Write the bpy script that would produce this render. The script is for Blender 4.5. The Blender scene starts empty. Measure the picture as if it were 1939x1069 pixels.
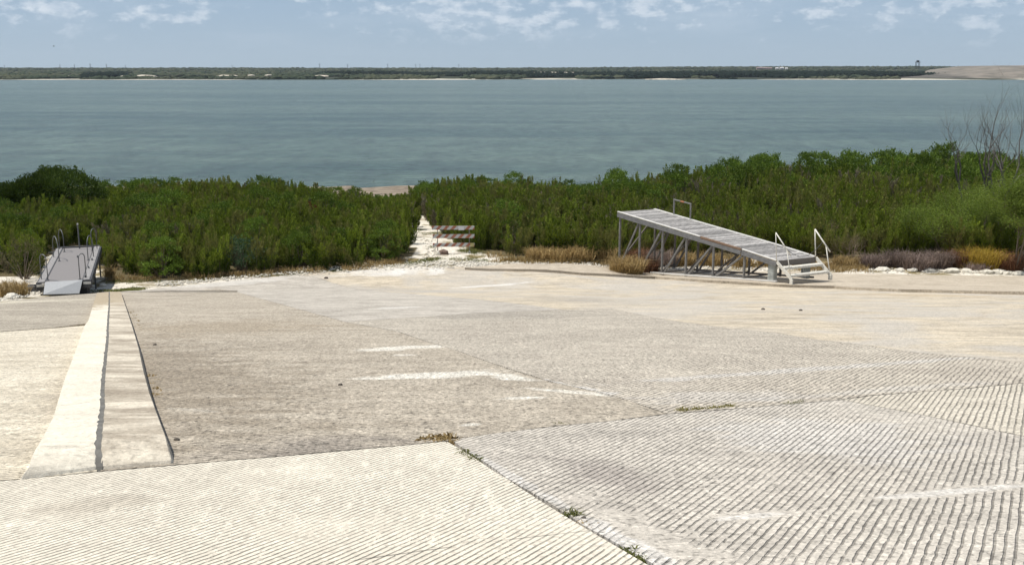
import bpy, bmesh, math, random
import numpy as np
from mathutils import Vector, Matrix, noise as mnoise
from mathutils.geometry import delaunay_2d_cdt
random.seed(7); RS = np.random.RandomState(7)
R = math.radians
C = bpy.context.scene.collection
scene = bpy.context.scene

# ------------------------------------------------------------------ camera
CZ = 13.0                       # eye height above the lake (water is z = 0)
PITCH = R(11.61); FPX = 1939.0
cam_d = bpy.data.cameras.new('camera'); cam = bpy.data.objects.new('camera', cam_d); C.objects.link(cam)
cam.location = (0, 0, CZ); cam.rotation_euler = (R(90) - PITCH, 0, 0)
cam_d.sensor_width = 36; cam_d.lens = 36; cam_d.clip_start = 0.1; cam_d.clip_end = 30000
scene.camera = cam
scene.render.resolution_x = 1024; scene.render.resolution_y = 564

# ------------------------------------------------------------------ sun, sky, exposure
SUN = Vector((-0.62, 0.12, 1.30)).normalized()
sd = bpy.data.lights.new('sun', 'SUN'); sd.energy = 4.6; sd.angle = R(0.53); sd.color = (1.0, 0.955, 0.88)
so = bpy.data.objects.new('sun', sd); C.objects.link(so)
so.rotation_euler = SUN.to_track_quat('Z', 'Y').to_euler(); so.location = (-30, 20, 80)
scene.view_settings.view_transform = 'Standard'; scene.view_settings.look = 'None'
scene.view_settings.exposure = 0.08; scene.view_settings.gamma = 1.0

class NT:
    """small helper round a node tree"""
    def __init__(s, tree): s.t = tree; s.n = tree.nodes; s.l = tree.links
    def new(s, kind, **kw):
        nd = s.n.new(kind)
        for k, v in kw.items():
            if k == 'ins':
                for a, b in v.items():
                    if isinstance(b, bpy.types.NodeSocket): s.l.new(b, nd.inputs[a])
                    else: nd.inputs[a].default_value = b
            else: setattr(nd, k, v)
        return nd
    def math(s, op, a, b=0.0, c=None, clamp=False):
        nd = s.n.new('ShaderNodeMath'); nd.operation = op; nd.use_clamp = clamp
        for i, v in enumerate((a, b, c)):
            if v is None: continue
            if isinstance(v, bpy.types.NodeSocket): s.l.new(v, nd.inputs[i])
            else: nd.inputs[i].default_value = v
        return nd.outputs[0]
    def mix(s, f, a, b, mode='MIX'):
        nd = s.n.new('ShaderNodeMix'); nd.data_type = 'RGBA'; nd.blend_type = mode
        for i, v in ((0, f), (6, a), (7, b)):
            if isinstance(v, bpy.types.NodeSocket): s.l.new(v, nd.inputs[i])
            else: nd.inputs[i].default_value = v if i == 0 else (v[0], v[1], v[2], 1)
        return nd.outputs[2]
    def ramp(s, v, pts, interp='LINEAR'):
        nd = s.n.new('ShaderNodeValToRGB'); cr = nd.color_ramp; cr.interpolation = interp
        while len(cr.elements) < len(pts): cr.elements.new(0.5)
        for e, (p, c) in zip(cr.elements, pts):
            e.position = p; e.color = (c, c, c, 1) if isinstance(c, (int, float)) else (c[0], c[1], c[2], 1)
        s.l.new(v, nd.inputs[0]); return nd.outputs[0]
    def noise(s, vec, scale, detail=4, rough=0.55, dist=0.0):
        nd = s.new('ShaderNodeTexNoise', ins={'Scale': scale, 'Detail': detail, 'Roughness': rough, 'Distortion': dist})
        if vec is not None: s.l.new(vec, nd.inputs['Vector'])
        return nd.outputs[0]
    def map(s, vec, loc=(0, 0, 0), rot=(0, 0, 0), scale=(1, 1, 1)):
        nd = s.new('ShaderNodeMapping', ins={'Location': loc, 'Rotation': rot, 'Scale': scale}); s.l.new(vec, nd.inputs['Vector'])
        return nd.outputs[0]
    def pos(s): return s.new('ShaderNodeNewGeometry').outputs['Position']
    def step(s, v, lo, hi):
        nd = s.n.new('ShaderNodeMapRange'); nd.interpolation_type = 'SMOOTHSTEP'
        s.l.new(v, nd.inputs[0]); nd.inputs[1].default_value = lo; nd.inputs[2].default_value = hi
        return nd.outputs[0]

w = bpy.data.worlds.new('World'); scene.world = w; w.use_nodes = True
wt = NT(w.node_tree); wt.n.clear()
sky = wt.new('ShaderNodeTexSky', sky_type='NISHITA', sun_disc=False)
sky.sun_elevation = math.asin(SUN.z); sky.sun_rotation = math.atan2(SUN.x, SUN.y)
sky.altitude = 200; sky.air_density = 1.0; sky.dust_density = 1.5; sky.ozone_density = 2.0
tc = wt.new('ShaderNodeTexCoord').outputs['Generated']
sep = wt.new('ShaderNodeSeparateXYZ'); wt.l.new(tc, sep.inputs[0])
el = sep.outputs[2]
# hazy blue-grey belt of humid air low over the land, fading into the clear sky above
humid = wt.ramp(el, [(0.0, (4.7, 5.9, 7.0)), (0.055, (4.0, 5.35, 6.9)), (0.35, (2.0, 3.3, 5.8))])
skyc = wt.mix(wt.math('MULTIPLY', wt.math('SUBTRACT', 1.0, wt.step(el, 0.10, 0.60)), 0.92), sky.outputs[0], humid)
# fair-weather cumulus, flattened towards the horizon
mp = wt.map(tc, loc=(3.1, 0.4, 0.2), scale=(1, 1, 2.1))
n1 = wt.noise(mp, 47.0, 9, 0.57, 0.1)
n2 = wt.noise(wt.map(tc, scale=(1, 1, 1.6)), 5.0, 3, 0.5)
cv = wt.math('ADD', wt.math('MULTIPLY', n1, 0.75), wt.math('MULTIPLY', n2, 0.35))
band = wt.step(el, 0.016, 0.058)
cv = wt.math('ADD', cv, wt.math('MULTIPLY', band, 0.085))
cl = wt.step(cv, 0.60, 0.77)
cl = wt.math('MULTIPLY', cl, wt.step(el, 0.012, 0.05))
thin = wt.math('MULTIPLY', wt.step(wt.noise(wt.map(tc, scale=(1, 1, 5)), 7.0, 5, 0.6), 0.42, 0.75), 0.30)
cloudcol = wt.ramp(wt.noise(mp, 60.0, 5, 0.6), [(0.3, (6.0, 7.0, 8.2)), (0.7, (8.6, 9.2, 9.9))])
f1 = wt.math('MULTIPLY', cl, 0.72)
fm = wt.math('MAXIMUM', f1, wt.math('MULTIPLY', thin, wt.step(el, 0.01, 0.06)))
out = wt.mix(fm, skyc, cloudcol)
bg = wt.new('ShaderNodeBackground', ins={'Color': out, 'Strength': 0.089})
wt.l.new(bg.outputs[0], wt.new('ShaderNodeOutputWorld').inputs[0])

# ------------------------------------------------------------------ ground shape and rays
def sm(t): t = min(1.0, max(0.0, t)); return t * t * (3 - 2 * t)
def far_z(x, y):
    s = 1740 + 60 * math.sin(x / 420.0 + 1) + 35 * math.sin(x / 150.0)
    t = y - s
    if t < 0: return max(-4.0, t * 0.03)
    z = min(t * 0.02, 2.0) + 4.5 * sm((t - 60) / 900) + (20 + 6 * sm((x + 200) / 1400)) * sm((t - 700) / 2300)
    z += 1.6 * mnoise.noise(Vector((x / 260, y / 260, 0))) * sm(t / 300)
    return z
def G(x, y):
    """height of the natural ground / concrete underside level"""
    if y > 400: return far_z(x, y)
    plane = 1.73 + 0.1763 * y
    k = 0.0445 - 0.012 * sm((x - 5) / 30)
    low = 10.3 + 0.01 * max(0, min(y, 60) - 49) + max(0, y - 60) * k
    low += 0.62 * sm((y - 48.5) / 7.5) * sm((x - 2) / 6)
    h = 0.35                                       # smooth minimum joins the ramp and the flat
    d = plane - low
    drop = low if d > h else (plane if d < -h else min(plane, low) - (h - abs(d)) ** 2 / (4 * h))
    drop = max(drop, -6)
    if y > 51: drop += 0.10 * mnoise.noise(Vector((x / 3.1, y / 3.1, 2.0))) * sm((y - 51) / 4)
    z = CZ - drop
    return max(z, -4.0)
cp, sp_ = math.cos(PITCH), math.sin(PITCH)
def ray(u, v):
    a = (u - 969.5) / FPX; b = -(v - 534.5) / FPX
    return Vector((a, cp + b * sp_, -sp_ + b * cp))
def on(u, v, h=0.0, fn=G):
    """where the line of sight through photo pixel (u, v) meets the ground raised by h"""
    d = ray(u, v); t0, t = 0.5, 0.5
    while t < 400:
        p = d * t
        if CZ + p.z < fn(p.x, p.y) + h: break
        t0 = t; t *= 1.02
    for _ in range(40):
        m = (t0 + t) / 2; p = d * m
        if CZ + p.z < fn(p.x, p.y) + h: t = m
        else: t0 = m
    p = d * t; return Vector((p.x, p.y, CZ + p.z))
def at_y(u, v, y):
    d = ray(u, v); t = y / d.y; return Vector((d.x * t, y, CZ + d.z * t))
def at_z(u, v, z):
    d = ray(u, v); t = (z - CZ) / d.z; return Vector((d.x * t, d.y * t, z))

# ------------------------------------------------------------------ object helpers
def tag(o, label=None, cat=None, group=None, kind=None):
    if label: o['label'] = label
    if cat: o['category'] = cat
    if group: o['group'] = group
    if kind: o['kind'] = kind
    return o
def link(name, me, mat=None, parent=None):
    if mat is not None:
        for m in (mat if isinstance(mat, (list, tuple)) else [mat]): me.materials.append(m)
    o = bpy.data.objects.new(name, me); C.objects.link(o)
    if parent: o.parent = parent
    return o
def empty(name, loc, rz=0.0):
    o = bpy.data.objects.new(name, None); C.objects.link(o); o.location = loc; o.rotation_euler = (0, 0, rz)
    o.empty_display_size = 0.3; return o
def arr_mesh(name, V, F, smooth=False, mi=None):
    """mesh from numpy arrays (all faces with the same corner count, or a list of arrays)"""
    V = np.asarray(V, dtype=np.float32); Fs = F if isinstance(F, list) else [F]
    Fs = [np.asarray(f, dtype=np.int32) for f in Fs if len(f)]
    me = bpy.data.meshes.new(name)
    me.vertices.add(len(V)); me.vertices.foreach_set('co', V.ravel())
    nl = sum(f.size for f in Fs); nf = sum(len(f) for f in Fs)
    me.loops.add(nl); me.loops.foreach_set('vertex_index', np.concatenate([f.ravel() for f in Fs]))
    me.polygons.add(nf)
    tot = np.concatenate([np.full(len(f), f.shape[1], dtype=np.int32) for f in Fs])
    st = np.concatenate([[0], np.cumsum(tot)[:-1]]).astype(np.int32)
    me.polygons.foreach_set('loop_start', st); me.polygons.foreach_set('loop_total', tot)
    if mi is not None: me.polygons.foreach_set('material_index', np.asarray(mi, dtype=np.int32))
    me.update(calc_edges=True); me.validate()
    if smooth: me.polygons.foreach_set('use_smooth', np.ones(nf, dtype=bool))
    return me
class MB:
    """collects boxes, bars and tubes and links them as one mesh object"""
    def __init__(s): s.v = []; s.f = []
    def add(s, vs, fs):
        b = len(s.v); s.v += [tuple(q) for q in vs]; s.f += [tuple(i + b for i in f) for f in fs]
    def box(s, c, sx, sy, sz, mat=None):
        vs = [Vector((i * sx / 2, j * sy / 2, k * sz / 2)) for i in (-1, 1) for j in (-1, 1) for k in (-1, 1)]
        if mat: vs = [mat @ q for q in vs]
        vs = [q + Vector(c) for q in vs]
        s.add(vs, [(0, 1, 3, 2), (4, 6, 7, 5), (0, 4, 5, 1), (2, 3, 7, 6), (0, 2, 6, 4), (1, 5, 7, 3)])
    def bar(s, a, b, wd, ht, up=Vector((0, 0, 1))):
        """rectangular bar from a to b, wd across, ht along up"""
        a = Vector(a); b = Vector(b); d = b - a; L = d.length; d.normalize()
        if abs(d.dot(up)) > 0.999: up = Vector((0, 1, 0))
        x = d.cross(up).normalized(); z = x.cross(d).normalized()
        s.box((a + b) / 2, L, wd, ht, Matrix((d, x, z)).transposed())
    def tube(s, pts, r, n=6, cap=True):
        pts = [Vector(p) for p in pts]; m = len(pts); b = len(s.v)
        rr = r if isinstance(r, (list, tuple)) else [r] * m
        x = None
        for i, p in enumerate(pts):
            d = (pts[min(i + 1, m - 1)] - pts[max(i - 1, 0)]).normalized()
            if x is None: x = d.orthogonal().normalized()
            else: x = (x - d * x.dot(d)).normalized()
            y = d.cross(x)
            for k in range(n):
                a = 2 * math.pi * k / n; s.v.append(tuple(p + (x * math.cos(a) + y * math.sin(a)) * rr[i]))
        for i in range(m - 1):
            for k in range(n):
                s.f.append((b + i * n + k, b + i * n + (k + 1) % n, b + (i + 1) * n + (k + 1) % n, b + (i + 1) * n + k))
        if cap:
            s.f.append(tuple(b + k for k in reversed(range(n)))); s.f.append(tuple(b + (m - 1) * n + k for k in range(n)))
    def build(s, name, mat, parent=None, bevel=0.0, smooth=False):
        me = bpy.data.meshes.new(name); me.from_pydata(s.v, [], s.f); me.update()
        if bevel:
            bm = bmesh.new(); bm.from_mesh(me)
            bmesh.ops.bevel(bm, geom=[e for e in bm.edges], offset=bevel, segments=1, affect='EDGES', profile=0.7)
            bm.to_mesh(me); bm.free()
        if smooth: me.polygons.foreach_set('use_smooth', [True] * len(me.polygons))
        return link(name, me, mat, parent)

# ------------------------------------------------------------------ materials
def mat(name): 
    m = bpy.data.materials.new(name); m.use_nodes = True; t = NT(m.node_tree)
    return m, t, t.n['Principled BSDF']
def simple(name, col, rough=0.6, var=0.25, scale=6.0, metal=0.0, bump=0.0, obj=True, spec=0.4, dark=None, aniso=None):
    m, t, p = mat(name)
    v = t.new('ShaderNodeTexCoord').outputs['Object'] if obj else t.pos()
    if aniso: v = t.map(v, scale=aniso)
    n = t.noise(v, scale, 6, 0.62)
    a = tuple(c * (1 - var) for c in col) if dark is None else dark; b = tuple(min(1, c * (1 + var)) for c in col)
    t.l.new(t.mix(t.step(n, 0.3, 0.7), a, b), p.inputs['Base Color'])
    p.inputs['Roughness'].default_value = rough; p.inputs['Metallic'].default_value = metal
    p.inputs['Specular IOR Level'].default_value = spec
    if bump:
        b_ = t.new('ShaderNodeBump', ins={'Strength': 0.6, 'Distance': bump, 'Height': n}); t.l.new(b_.outputs[0], p.inputs['Normal'])
    return m
def leafmat(name, c1, c2, c3=None, trans=0.3, rough=0.55, patch=0.6):
    m, t, p = mat(name)
    g = t.new('ShaderNodeNewGeometry')
    oi = t.new('ShaderNodeObjectInfo')
    col = t.mix(g.outputs['Random Per Island'], c1, c2)
    if c3: 
        n = t.noise(g.outputs['Position'], patch, 3, 0.6)
        f = t.step(t.math('ADD', n, t.math('MULTIPLY', oi.outputs['Random'], 0.16)), 0.52, 0.70)
        col = t.mix(f, col, c3)
    vb = t.math('ADD', t.math('MULTIPLY', oi.outputs['Random'], 0.5), 0.75)
    comb = t.new('ShaderNodeCombineXYZ', ins={0: vb, 1: vb, 2: vb}).outputs[0]
    col = t.mix(1.0, col, comb, 'MULTIPLY')
    t.l.new(col, p.inputs['Base Color']); p.inputs['Roughness'].default_value = rough
    p.inputs['Specular IOR Level'].default_value = 0.10
    tr = t.new('ShaderNodeBsdfTranslucent'); t.l.new(col, tr.inputs[0])
    mx = t.new('ShaderNodeMixShader', ins={0: trans}); t.l.new(p.outputs[0], mx.inputs[1]); t.l.new(tr.outputs[0], mx.inputs[2])
    t.l.new(mx.outputs[0], t.n['Material Output'].inputs[0]); return m

GROOVE = R(-28)       # the brush grooves run 28 degrees right of the view
def concrete(name, base, dark, groove=0.5, spacing=0.048, rot=GROOVE, gdark=0.45, distort=1.5, patches=(), patchcol=(0.72, 0.69, 0.60),
             tan=None, tanf=0.0, darks=(), cover=0.5, blot=0.5, flat=(), big=0.35, streak=0.5, peb=1.0):
    m, t, p = mat(name); P = t.pos()
    big_n = t.noise(t.map(P, rot=(0, 0, R(20)), scale=(1, 2.2, 1)), big, 5, 0.6)
    mid = t.noise(P, 2.3, 6, 0.65); fine = t.noise(P, 38.0, 4, 0.7)
    stre = t.noise(t.map(P, rot=(0, 0, R(8)), scale=(0.7, 3.0, 1)), 1.1, 7, 0.7, 0.8)
    f = t.math('ADD', t.math('MULTIPLY', big_n, blot), t.math('MULTIPLY', mid, 0.9 - blot + 0.1))
    f = t.math('ADD', f, t.math('MULTIPLY', t.math('SUBTRACT', stre, 0.5), streak))
    col = t.mix(t.step(f, 0.34, 0.66), dark, base)
    if tan: col = t.mix(t.math('MULTIPLY', t.step(t.noise(P, 0.22, 4, 0.6, 1.0), 0.42, 0.62), tanf), col, tan)
    def blob(cx, cy, rx, ry, ang, soft=0.5):
        q = t.map(P, loc=(0, 0, 0)); s = t.new('ShaderNodeSeparateXYZ'); t.l.new(q, s.inputs[0])
        dx = t.math('SUBTRACT', s.outputs[0], cx); dy = t.math('SUBTRACT', s.outputs[1], cy)
        ca, sa = math.cos(ang), math.sin(ang)
        a = t.math('DIVIDE', t.math('ADD', t.math('MULTIPLY', dx, ca), t.math('MULTIPLY', dy, sa)), rx)
        b = t.math('DIVIDE', t.math('SUBTRACT', t.math('MULTIPLY', dy, ca), t.math('MULTIPLY', dx, sa)), ry)
        r = t.math('SQRT', t.math('ADD', t.math('MULTIPLY', a, a), t.math('MULTIPLY', b, b)))
        nn = t.noise(t.map(P, rot=(0, 0, -ang), scale=(0.7, 2.0, 1)), 1.6, 6, 0.7)
        r = t.math('ADD', r, t.math('MULTIPLY', t.math('SUBTRACT', nn, 0.5), 2.6)); r = t.math('ADD', r, t.math('MULTIPLY', t.math('SUBTRACT', mid, 0.5), 1.1))
        return t.math('SUBTRACT', 1.0, t.step(r, 1 - soft, 1.0 + soft * 0.2))
    for (cx, cy, rx, ry, ang, colr, amt, soft) in darks:
        col = t.mix(t.math('MULTIPLY', blob(cx, cy, rx, ry, ang, soft), amt), col, colr)
    for (cx, cy, rx, ry, ang, amt) in patches:
        fm = blob(cx, cy, rx, ry, ang, 0.35); spk = t.math('ADD', t.math('MULTIPLY', t.step(fine, 0.35, 0.6), 0.35), 0.65)
        col = t.mix(t.math('MULTIPLY', t.math('MULTIPLY', fm, spk), amt), col, patchcol)
    # brushed grooves
    warp = t.new('ShaderNodeTexNoise', ins={'Scale': 7.0, 'Detail': 3.0, 'Roughness': 0.6}); t.l.new(P, warp.inputs['Vector'])
    wsub = t.new('ShaderNodeVectorMath', operation='MULTIPLY_ADD'); t.l.new(warp.outputs['Color'], wsub.inputs[0]); wsub.inputs[1].default_value = (.022, .022, 0); t.l.new(P, wsub.inputs[2]); PW = wsub.outputs[0]
    wv = t.new('ShaderNodeTexWave', wave_type='BANDS', bands_direction='X', wave_profile='SIN',
               ins={'Scale': 0.31416 / spacing, 'Distortion': distort, 'Detail': 5.0, 'Detail Scale': 0.35, 'Detail Roughness': 0.72})
    t.l.new(t.map(PW, rot=(0, 0, -rot)), wv.inputs['Vector'])
    line = t.math('SUBTRACT', 1.0, t.step(wv.outputs['Fac'], 0.03, 0.27))
    brk = t.step(t.noise(t.map(P, rot=(0, 0, -rot), scale=(3.0, 0.5, 1)), 5.0, 4, 0.7), cover - 0.18, cover + 0.04)
    area = t.step(t.noise(P, 0.7, 4, 0.6), 0.25, 0.55)
    g = t.math('MULTIPLY', line, t.math('MULTIPLY', brk, t.math('ADD', t.math('MULTIPLY', area, 0.65), 0.35)))
    for (cx, cy, rx, ry, ang) in flat: g = t.math('MULTIPLY', g, t.math('SUBTRACT', 1.0, blob(cx, cy, rx, ry, ang, 0.4)))
    peb2 = t.noise(t.map(P, rot=(0, 0, -rot), scale=(1.3, 1.0, 1)), 10.0, 4, 0.8)
    spk = t.math('ADD', t.math('MULTIPLY', t.math('SUBTRACT', fine, 0.5), 0.8 * peb), t.math('MULTIPLY', t.math('SUBTRACT', peb2, 0.5), 1.0 * peb))
    speck = t.step(t.noise(P, 24.0, 2, 0.5), 0.55, 0.63); spk = t.math('ADD', spk, t.math('MULTIPLY', speck, 0.28 * peb)); spk = t.math('SUBTRACT', spk, t.math('MULTIPLY', t.step(t.noise(t.map(P, loc=(7, 3, 1)), 20.0, 2, 0.5), 0.56, 0.64), 0.34 * peb))
    vv = t.math('ADD', 1.0, spk)
    vv = t.math('MULTIPLY', vv, t.math('SUBTRACT', 1.0, t.math('MULTIPLY', g, gdark)))
    pit = t.new('ShaderNodeTexVoronoi', feature='F1', ins={'Scale': 21.0, 'Randomness': 1.0}); t.l.new(P, pit.inputs['Vector'])
    pm = t.math('MULTIPLY', t.math('SUBTRACT', 1.0, t.step(pit.outputs['Distance'], 0.10, 0.26)), t.step(mid, 0.48, 0.62))
    vv = t.math('MULTIPLY', vv, t.math('SUBTRACT', 1.0, t.math('MULTIPLY', pm, 0.35 * peb)))
    comb = t.new('ShaderNodeCombineXYZ', ins={0: vv, 1: vv, 2: vv}).outputs[0]
    col = t.mix(1.0, col, comb, 'MULTIPLY')
    t.l.new(col, p.inputs['Base Color']); p.inputs['Roughness'].default_value = 0.9
    p.inputs['Specular IOR Level'].default_value = 0.2
    hgt = t.math('SUBTRACT', t.math('MULTIPLY', t.math('ADD', fine, t.math('MULTIPLY', peb2, 1.6)), 0.35 * peb), t.math('MULTIPLY', g, groove))
    hgt = t.math('SUBTRACT', hgt, t.math('MULTIPLY', pm, 0.3))
    hgt = t.math('ADD', hgt, t.math('MULTIPLY', mid, 0.5))
    b_ = t.new('ShaderNodeBump', ins={'Strength': 0.9, 'Distance': 0.02, 'Height': hgt}); t.l.new(b_.outputs[0], p.inputs['Normal'])
    return m

# ------------------------------------------------------------------ concrete panels of the boat ramp
def shrink(poly, d):
    n = len(poly); area = sum(poly[i][0] * poly[(i + 1) % n][1] - poly[(i + 1) % n][0] * poly[i][1] for i in range(n))
    s = 1 if area > 0 else -1; out = []
    for i in range(n):
        a, b, c = Vector(poly[i - 1]), Vector(poly[i]), Vector(poly[(i + 1) % n])
        e1 = (b - a).normalized(); e2 = (c - b).normalized()
        n1 = Vector((-e1.y, e1.x)); n2 = Vector((-e2.y, e2.x)); m = (n1 + n2)
        m = m / max(0.5, m.length_squared / 2) if m.length > 1e-6 else n1
        out.append(b + m * d * s)
    return out
def densify(poly, step, jit=0.0, seed=0):
    out = []; n = len(poly)
    for i in range(n):
        a, b = Vector(poly[i]), Vector(poly[(i + 1) % n]); L = (b - a).length
        k = max(1, int(L / max(step, 0.004 * max(a.y, b.y))))
        e = (b - a).normalized() if L > 0 else Vector((1, 0)); nn = Vector((-e.y, e.x))
        for j in range(k):
            q = a.lerp(b, j / k)
            q = q + nn * jit * (mnoise.noise(Vector((q.x * 6, q.y * 6, seed))) + 0.6 * mnoise.noise(Vector((q.x * 23, q.y * 23, seed)))) 
            out.append(q)
    return out
def inside(p, poly):
    c = False; n = len(poly); j = n - 1; x, y = p
    for i in range(n):
        xi, yi = poly[i][0], poly[i][1]; xj, yj = poly[j][0], poly[j][1]
        if (yi > y) != (yj > y) and x < (xj - xi) * (y - yi) / (yj - yi) + xi: c = not c
        j = i
    return c
def panel(name, pix, m, h=0.02, gap=0.012, step=0.35, jit=0.012, thick=0.13, grid=0.8, hn=0.0, fn=G, pts2=None):
    poly = pts2 if pts2 else [on(u, v, h).to_2d() for u, v in pix]
    poly = shrink(poly, gap); poly = densify(poly, step, jit, len(name))
    xs = [p.x for p in poly]; ys = [p.y for p in poly]
    pts = list(poly); nb = len(poly)
    gx = min(xs)
    while gx < max(xs):
        gy = min(ys)
        while gy < max(ys):
            q = Vector((gx + random.uniform(-.2, .2) * grid, gy + random.uniform(-.2, .2) * grid))
            if inside(q, poly) and min((q - b).length_squared for b in poly[::2]) > 0.02: pts.append(q)
            gy += grid
        gx += grid
    res = delaunay_2d_cdt(pts, [(i, (i + 1) % nb) for i in range(nb)], [], 1, 1e-5)
    V = [(v.x, v.y, fn(v.x, v.y) + h + hn * mnoise.noise(Vector((v.x * .5, v.y * .5, 0)))) for v in res[0]]
    F = [tuple(f) for f in res[2]]
    F = [f if (Vector(V[f[1]]) - Vector(V[f[0]])).cross(Vector(V[f[2]]) - Vector(V[f[0]])).z > 0 else f[::-1] for f in F]
    cnt = {}
    for f in F:
        for a, b in zip(f, f[1:] + f[:1]): cnt[(a, b)] = 1
    nv = len(V); low = {}
    for (a, b) in list(cnt):
        if (b, a) not in cnt:
            for q in (a, b):
                if q not in low: low[q] = len(V); V.append((V[q][0], V[q][1], V[q][2] - thick))
            F.append((a, low[a], low[b], b))
    me = bpy.data.meshes.new(name); me.from_pydata(V, [], F); me.update()
    o = link(name, me, m); return o, poly

KL = [(42, 906), (52, 880), (71, 842), (99.5, 789), (121, 718), (142, 664), (160, 615), (167, 606), (183, 554)]
KM = [(187, 888), (194, 771), (195, 718), (203, 647), (205, 604), (207, 575), (207, 552)]
KR = [(325, 876), (309, 810), (284, 743), (273, 703), (263, 657), (249, 611), (229, 552)]
CL = [(-600, 955), (-200, 925), (42, 906), (187, 892), (327, 880), (600, 857), (850, 834)]
LN = [(850, 834), (905, 868), (960, 905), (1030, 948), (1100, 992), (1170, 1032), (1240, 1072), (1400, 1165), (1800, 1400)]
CR = [(850, 828), (950, 818), (1050, 806), (1150, 797), (1262, 783), (1380, 774), (1500, 764), (1593, 756), (1650, 748), (1830, 735), (1939, 724), (2300, 690), (2900, 640)]
L2 = [(450, 553), (600, 594), (654, 609), (755, 628), (802, 644), (867, 664), (918, 682), (961, 697), (1044, 722), (1134, 742), (1192, 758), (1262, 783)]
L1 = [(560, 519), (607, 527), (647, 540), (759, 554), (910, 567), (975, 574), (1015, 579), (1069, 586)]
L3 = [(1156, 584), (1250, 603), (1379, 621), (1467, 629), (1543, 642), (1638, 653), (1734, 667), (1863, 678), (1936, 686), (2300, 722), (2900, 640)]
C2c = [(654, 609), (802, 599), (914, 592), (1069, 586), (1156, 584)]
KF = [(880, 506), (980, 509), (1100, 516), (1240, 523), (1340, 530), (1475, 538), (1580, 541), (1700, 547), (1939, 552), (2300, 560)]
KB = [(2300, 529), (1939, 522), (1750, 520), (1620, 518), (1480, 514), (1250, 510), (1150, 506), (960, 499)]
def W(u, v): return on(u, v, 0.02)
def blobpx(u0, v0, u1, v1, half, amt=None):
    a, b = W(u0, v0), W(u1, v1); c = (a + b) / 2; d = b - a
    r = (c.x, c.y, d.length / 2, half, math.atan2(d.y, d.x)); return r + ((amt,) if amt is not None else ())
def dk(u0, v0, u1, v1, half, col, amt, soft=0.8): return blobpx(u0, v0, u1, v1, half) + (col, amt, soft)

MC = {}
MC['A'] = concrete('cream_concrete', (0.70, 0.645, 0.53), (0.60, 0.55, 0.45), groove=0.6, gdark=0.6, spacing=0.047, cover=0.47, blot=0.4, streak=0.25, peb=0.5,
                   darks=[dk(40, 975, 330, 930, 0.35, (0.45, 0.40, 0.32), 0.6), dk(640, 1064, 900, 1028, 0.012, (0.14, 0.13, 0.11), .75, .5), dk(880, 1030, 1130, 1002, 0.012, (0.14, 0.13, 0.11), .75, .5), dk(870, 1010, 905, 930, .02, (0.40, .36, .30), .5)])
MC['B'] = concrete('grooved_concrete', (0.56, 0.515, 0.44), (0.42, 0.385, 0.33), groove=0.7, gdark=0.54, spacing=0.056, distort=1.9, cover=0.47, blot=0.45, patchcol=(0.62, 0.60, 0.56),
                   patches=[blobpx(1330, 985, 1500, 968, 0.07, 0.5), blobpx(1640, 945, 1960, 915, 0.07, 0.5), blobpx(1380, 800, 1800, 860, 1.0, 0.4), blobpx(870, 845, 1080, 965, 0.07, .5), blobpx(1080, 965, 1330, 1110, 0.10, .6)],
                   flat=[blobpx(1300, 985, 1520, 968, 0.12), blobpx(1600, 947, 2000, 912, 0.13), blobpx(1080, 925, 1330, 1080, 0.22), blobpx(1180, 1010, 1420, 1069, 0.16)],
                   darks=[dk(1060, 860, 1300, 960, .35, (0.30, 0.265, 0.235), 0.6)])
MC['B2'] = concrete('grooved_concrete_pale', (0.59, 0.54, 0.445), (0.48, 0.435, 0.355), groove=0.7, gdark=0.54, spacing=0.062, distort=1.8, cover=0.42)
brown = (0.22, 0.18, 0.13)
MC['C1'] = concrete('worn_concrete', (0.48, 0.425, 0.34), (0.35, 0.305, 0.24), groove=0.45, gdark=0.5, spacing=0.075, distort=5.0, cover=0.56, rot=R(-60), peb=1.5,
                    darks=[dk(250, 640, 420, 880, 2.2, brown, 0.62), dk(330, 870, 820, 830, 0.7, (0.25, 0.22, 0.185), 0.75), dk(260, 610, 600, 630, 3.5, (0.33, 0.275, 0.20), 0.7)],
                    patches=[blobpx(665, 664, 865, 652, 0.35, 1.0), blobpx(685, 715, 990, 703, 0.38, 1.0), blobpx(930, 706, 1000, 720, 0.25, .95), blobpx(950, 754, 1040, 750, 0.14, .9), blobpx(1010, 735, 1200, 752, 0.14, .8), blobpx(740, 673, 790, 670, 0.2, .6),
                             blobpx(860, 806, 920, 800, 0.10, .8), blobpx(300, 770, 420, 780, 0.1, .25)], patchcol=(0.68, 0.645, 0.56))
MC['C2'] = concrete('rough_concrete', (0.525, 0.475, 0.39), (0.41, 0.365, 0.30), groove=0.75, gdark=0.55, spacing=0.075, distort=4.0, cover=0.52, rot=R(-30), peb=1.4, patchcol=(0.58, 0.56, 0.52),
                    patches=[blobpx(960, 712, 1130, 745, 0.3, .9), blobpx(1130, 728, 1900, 672, 0.22, 0.55), blobpx(1080, 742, 1180, 745, 0.18, .7), blobpx(1200, 760, 1500, 745, 0.5, .35), blobpx(1400, 760, 1900, 720, 0.2, .3)],
                    darks=[dk(700, 600, 1150, 592, 2.5, (0.30, 0.275, 0.235), 0.55)])
MC['E1'] = concrete('smooth_grey_concrete', (0.50, 0.46, 0.395), (0.33, 0.30, 0.255), groove=0.0, gdark=0.0, spacing=0.16, distort=6, cover=0.6, peb=0.9, streak=1.1, patchcol=(0.64, 0.62, 0.57),
                    patches=[blobpx(300, 545, 560, 523, 1.0, .5), blobpx(700, 585, 800, 580, 0.5, .5)], darks=[dk(300, 585, 600, 605, 3.0, (0.28, 0.25, 0.21), 0.6)])
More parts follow.
